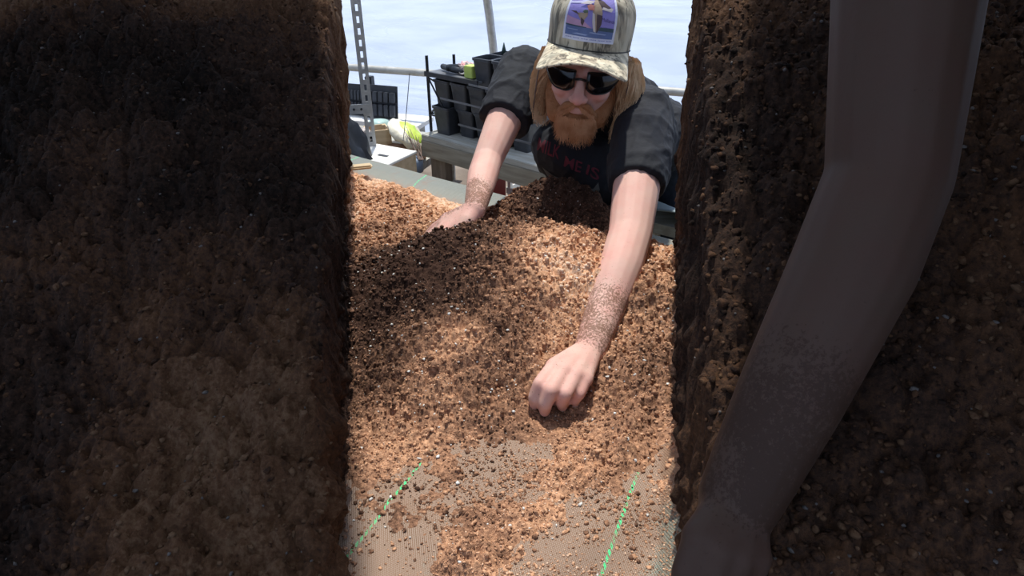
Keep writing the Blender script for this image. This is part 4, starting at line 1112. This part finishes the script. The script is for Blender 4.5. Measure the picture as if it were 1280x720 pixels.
# right of the man: stacked black trays and a sheet
for i in range(4):
    q = P(872, 250, 2.9); q = V((q.x + .02 * (i % 2), q.y, .0))
    crate('black_tray', 'black slotted tray at the right, %s in its stack' % ['lowest', 'second', 'third', 'topmost'][i], 'tray', q + V((0, 0, .125 * i)), (.52, .36, .11), MT['black_plastic'], BYAW, 3, .008, slot_gap=.3)['group'] = 'stacked black trays at the right'
q = P(835, 275, 1.95)
ns = 24; v, f = [], []
for i in range(ns + 1):
    for j in range(ns + 1):
        a, c = i / ns, j / ns; p_ = EN(.0, 0) + V((q.x - .12, q.y - .12, 0)) + V((.62 * a, -.42 * a + .30 * c, 0)); v.append((p_.x, p_.y, .70 + .02 * math.sin(a * 9 + c * 5) * 1 - .02 * c))
for i in range(ns):
    for j in range(ns): k = i * (ns + 1) + j; f.append((k, k + ns + 1, k + ns + 2, k + 1))
pk = empty('side_shelf', V((q.x + .19, q.y - .18, 0)), 0, 'low side shelf under a blue-grey sheet right of the man', 'shelf')
b_ = bmesh.new(); box(b_, V((q.x + .19, q.y - .18, .655)), (.66, .24, .03), Matrix.Rotation(R(-34), 3, 'Z')); obj('board', b_, MT['grey_wood'], pk, True)
for i in (-1, 1):
    c_ = V((q.x + .19 + i * .24, q.y - .18 - i * .16, .32)); b_ = bmesh.new(); box(b_, c_, (.05, .2, .64), Matrix.Rotation(R(-34), 3, 'Z')); obj('leg', b_, MT['grey_wood'], pk, True)
o = obj('plastic_sheet', mesh_py('s', v, f), MT['tarp_grey'], None, smooth=True); tag(o, 'blue-grey plastic sheet lying right of the man beside the black trays', 'sheet')
o.modifiers.new('t', 'SOLIDIFY').thickness = .004

# ------------------------------------------------------------ left cluster by the slotted post
STZ = .26
S0 = P(470, 200, 3.4)
stg = empty('low_staging', fl(S0), 0, 'low timber staging under the crates at the left', 'staging')
b_ = bmesh.new(); box(b_, V((S0.x - .20, S0.y + .25, STZ - .02)), (.95, 1.0, .04), Matrix.Rotation(R(-19), 3, 'Z')); obj('staging_top', b_, MT['grey_wood'], stg, True)
for i in (-1, 1):
    for j in (-1, 1):
        c_ = Matrix.Rotation(R(-19), 3, 'Z') @ V((i * .42, j * .42, 0)); b_ = bmesh.new(); box(b_, V((S0.x - .20 + c_.x, S0.y + .25 + c_.y, (STZ - .04) / 2)), (.07, .07, STZ - .04)); obj('leg', b_, MT['grey_wood'], stg, True)
# slotted angle post
pp0 = V((P(463, 165, 3.15).x, P(463, 165, 3.15).y, 0)); post = empty('slotted_post', pp0, R(10), 'galvanised slotted angle post rising at the left', 'post')
b_ = bmesh.new(); Hh = 1.9
for face in (0, 1):
    n_ = int(Hh / .05)
    for i in range(n_):
        z0 = i * .05
        for (a, b2, z_, zz) in ((-.022, -.006, z0, z0 + .05), (.006, .022, z0, z0 + .05), (-.006, .006, z0 + .028, z0 + .05)):
            c_ = ((a + b2) / 2, 0, (z_ + zz) / 2) if face == 0 else (-.022, .022 + (a + b2) / 2, (z_ + zz) / 2)
            s_ = (b2 - a, .003, zz - z_) if face == 0 else (.003, b2 - a, zz - z_)
            box(b_, c_, s_)
obj('angle_bar', b_, MT['galv'], post)
zc_ = P(450, 135, 3.1).z
b_ = bmesh.new(); box(b_, (-.10, -.006, zc_), (.22, .004, .045)); obj('cross_bar', b_, MT['galv'], post)
for i in range(4):
    b_ = bmesh.new(); ell(b_, (-.03 - .035 * i, -.010, zc_), (.006, .003, .006), None, 10); obj('bolt', b_, MT['black_steel'], post)
# black seedling trays leaning on the back ledge
q = P(470, 152, 4.35); led = empty('wall_ledge', fl(q), R(-19), 'white ledge along the film wall carrying the black cell trays', 'ledge')
b_ = bmesh.new(); box(b_, (-.02, .06, q.z), (.72, .26, .03), None, .002); obj('ledge_board', b_, MT['white_wood'], led)
for i in (-.3, .26):
    b_ = bmesh.new(); box(b_, (i, .06, (q.z - .015) / 2), (.05, .2, q.z - .015)); obj('leg', b_, MT['grey_wood'], led)
MR = Matrix.Rotation(R(-19), 3, 'Z')
def cell_tray(loc, w, hgt, label, tilt):
    r = empty('cell_tray', loc, 0, label, 'tray', 'black cell trays on the white ledge', rot=(R(tilt), 0, R(-19)))
    b_ = bmesh.new(); box(b_, (0, 0, hgt / 2), (w, .012, hgt), None, .002); obj('tray_back', b_, MT['black_plastic'], r)
    b_ = bmesh.new()
    for i in range(6): box(b_, ((i - 2.5) * w / 6.3, -.022, hgt * .66), (w / 7.6, .035, hgt * .30), None, .003)
    for i in range(6): box(b_, ((i - 2.5) * w / 6.3, -.022, hgt * .26), (w / 7.6, .035, hgt * .36), None, .003)
    obj('cells', b_, MT['pot'], r)
    return r
lz = q.z + .016
def LL(x, y): c_ = MR @ V((x, y, 0)); return V((q.x + c_.x, q.y + c_.y, lz))
cell_tray(LL(.015, .04), .265, .215, 'black cell tray standing on the white ledge right of the slotted post', -8)
cell_tray(LL(-.18, .06), .16, .205, 'black cell tray standing on the white ledge behind the slotted post', -8)
b_ = bmesh.new(); box(b_, LL(-.10, .14) + V((0, 0, .125)), (.05, .05, .25), MR, .004); tag(obj('dark_bottle_box', b_, MT['black_plastic']), 'small dark box rising behind the black cell trays', 'box')
# crates on the staging
def at(px, py, t): return P(px, py, t)
yw = R(-28)
c_ = at(474, 203, 3.05); cz = STZ
crate('slatted_crate', 'white-topped slatted wooden crate in front of the lime bag', 'crate', V((c_.x, c_.y + .06, cz)), (.25, .22, P(474, 196, 3.05).z - cz - .02), MT['pale_wood'], yw, 1, .010, MT['white_wood'], .02)
c_ = at(474, 187, 3.5)
crate('berry_box', 'open pale pine box standing behind the white-topped crate', 'box', V((c_.x, c_.y, cz)), (.12, .12, max(.08, P(474, 160, 3.45).z - cz)), MT['pale_wood'], R(25), 2, .008, slot_gap=.06)
c_ = at(508, 195, 3.5)
r = empty('carton', V((c_.x, c_.y, cz)), 0, 'brown cardboard carton under the lime bag at the left end of the bench', 'box')
hh_ = P(508, 181, 3.45).z - cz
b_ = bmesh.new(); box(b_, V((c_.x, c_.y, cz + hh_ / 2)), (.17, .14, hh_), Matrix.Rotation(R(-20), 3, 'Z'), .003); obj('carton_wall', b_, MT['card'], r, True)
b_ = bmesh.new(); box(b_, V((c_.x, c_.y, cz + hh_ + .0015)), (.17, .03, .003), Matrix.Rotation(R(-20), 3, 'Z')); obj('tape', b_, MT['cream'], r, True)
# lime and cream bag slumped on the carton
a, b2 = at(494, 152, 3.5), at(524, 184, 3.4)
r = empty('seed_bag', (a + b2) / 2, 0, 'lime green and cream plastic bag slumped across the brown carton', 'bag')
dv = (b2 - a); xx = dv.normalized(); zz = V((.55, -.2, .8)); zz = (zz - xx * zz.dot(xx)).normalized(); yy = zz.cross(xx)
MB = Matrix((xx, yy, zz)).transposed()
b_ = bmesh.new(); ell(b_, (a + b2) / 2, (dv.length * .54, .10, .042), MB, 30)
for v in b_.verts: v.co += V((1, 1, 1)) * .008 * mnoise.noise(v.co * 30)
obj('bag_body', b_, MT['cream'], r, True, True)
b_ = bmesh.new(); ell(b_, (a + b2) / 2 + zz * .010 + yy * .0 + xx * .01, (dv.length * .44, .066, .042), MB, 30)
for v in b_.verts: v.co += V((1, 1, 1)) * .008 * mnoise.noise(v.co * 30)
obj('bag_label', b_, MT['lime'], r, True, True)
# blue-grey drum
c_ = at(517, 207, 3.35)
hd = P(517, 194, 3.35).z - cz
b_ = bmesh.new(); tube(b_, [(c_.x, c_.y, cz), (c_.x, c_.y, cz + hd * .75), (c_.x, c_.y, cz + hd * .93), (c_.x, c_.y, cz + hd)], [.05, .052, .042, .02], 24)
tag(obj('blue_grey_jug', b_, MT['blue_grey'], smooth=True), 'rounded blue-grey jug beside the bench leg', 'jug')
# twigs against the bag
r = empty('dry_twigs', at(525, 195, 3.3), 0, 'bunch of dry dark twigs leaning against the lime bag', 'twigs')
for i in range(9):
    p0 = at(526 + random.uniform(-3, 4), 200, 3.30); p1 = at(506 + i * 2.2, 150 + random.uniform(0, 22) + i * 2, 3.35 + random.uniform(-.04, .04))
    b_ = bmesh.new(); m_ = p0.lerp(p1, .5) + V((random.uniform(-.01, .01), 0, random.uniform(-.01, .01))); tube(b_, [p0, m_, p1], [.0035, .0028, .0012], 6); obj('twig', b_, MT['twig'], r, True)
b_ = bmesh.new(); tube(b_, [at(504, 176, 3.32), at(508, 140, 3.34), at(512, 92, 3.3)], .0022, 6); tag(obj('support_wire', b_, MT['grey_bar']), 'thin grey wire slanting up from the bag to the rack', 'wire')
c_ = at(458, 178, 3.25)
crate('black_basket', 'black plastic basket beside the post behind the white-topped crate', 'basket', V((c_.x - .03, c_.y, cz)), (.15, .15, P(455, 170, 3.25).z - cz), MT['black_plastic'], R(10), 4, .007, slot_gap=.3)
b_ = lump(V((at(435, 165, 2.9).x - .05, at(435, 165, 2.9).y + .05, 0)), .16, 5, .25, (1, 1, 2.6)); 
sc_ = (P(437, 140, 2.9).z) / max(v.co.z for v in b_.verts)
for v in b_.verts: v.co.z *= sc_
tag(obj('black_sack', b_, MT['black_plastic'], smooth=True), 'black plastic sack standing at the left of the slotted post', 'sack')
b_ = lump(V((at(452, 168, 3.25).x, at(452, 168, 3.25).y, P(455, 170, 3.25).z)), .035, 15, .6, (1.3, 1, .7)); tag(obj('white_rag', b_, MT['crumple']), 'crumpled white rag on top of the black basket', 'rag')
c_ = at(474, 160, 3.75); b_ = bmesh.new(); tube(b_, [(c_.x, c_.y, STZ), (c_.x, c_.y, c_.z + .04)], [.05, .058], 20); tag(obj('green_tub', b_, MT['teal'], smooth=True), 'pale green tub behind the pine box', 'tub')
# plank end lying on the fabric at the far rim
c_ = P(445, 209, z=TZ + .05)
b_ = bmesh.new(); box(b_, c_, (.09, .03, .010), Matrix.Rotation(R(18), 3, 'Z'), .004); tag(obj('pine_offcut', b_, MT['pale_wood']), 'short pale pine offcut lying on the fabric rim at the left', 'wood offcut')

# ------------------------------------------------------------ cloths added out of view under the roof to darken each bank
def shade(name, pts, label):
    b_ = bmesh.new(); b_.faces.new([b_.verts.new(p) for p in pts]); bmesh.ops.subdivide_edges(b_, edges=b_.edges[:], cuts=6, use_grid_fill=True)
    for v in b_.verts: v.co.z += .03 * math.sin(v.co.x * 5) * math.cos(v.co.y * 4)
    o = obj(name, b_, MT['shade'], smooth=True); tag(o, label, 'shade cloth')
    o.modifiers.new('t', 'SOLIDIFY').thickness = .004
HS = 2.05
def lift(x, y, z):     # where the sun's ray to (x, y, z) crosses the cloth height
    k_ = (HS - z) / -SUN_DIR.z; return V((x - SUN_DIR.x * k_, y - SUN_DIR.y * k_, HS))
shade('added_shade_cloth', [lift(.10, -.5, 1.0), lift(.10, .30, 1.0), lift(.21, .50, 1.15), lift(.31, .78, 1.0), lift(.42, 1.22, 1.2), lift(1.5, 1.4, 1.1), lift(1.5, -.5, .95)], 'unseen black cloth added to darken the right compost bank and second arm')
shade('added_shade_cloth', [lift(-.09, -.3, .8), lift(-.17, .5, .8), lift(-.50, 1.75, 1.25), lift(-1.6, 1.95, 1.25), lift(-1.6, -.3, .8)], 'unseen black cloth added to darken the left compost bank')
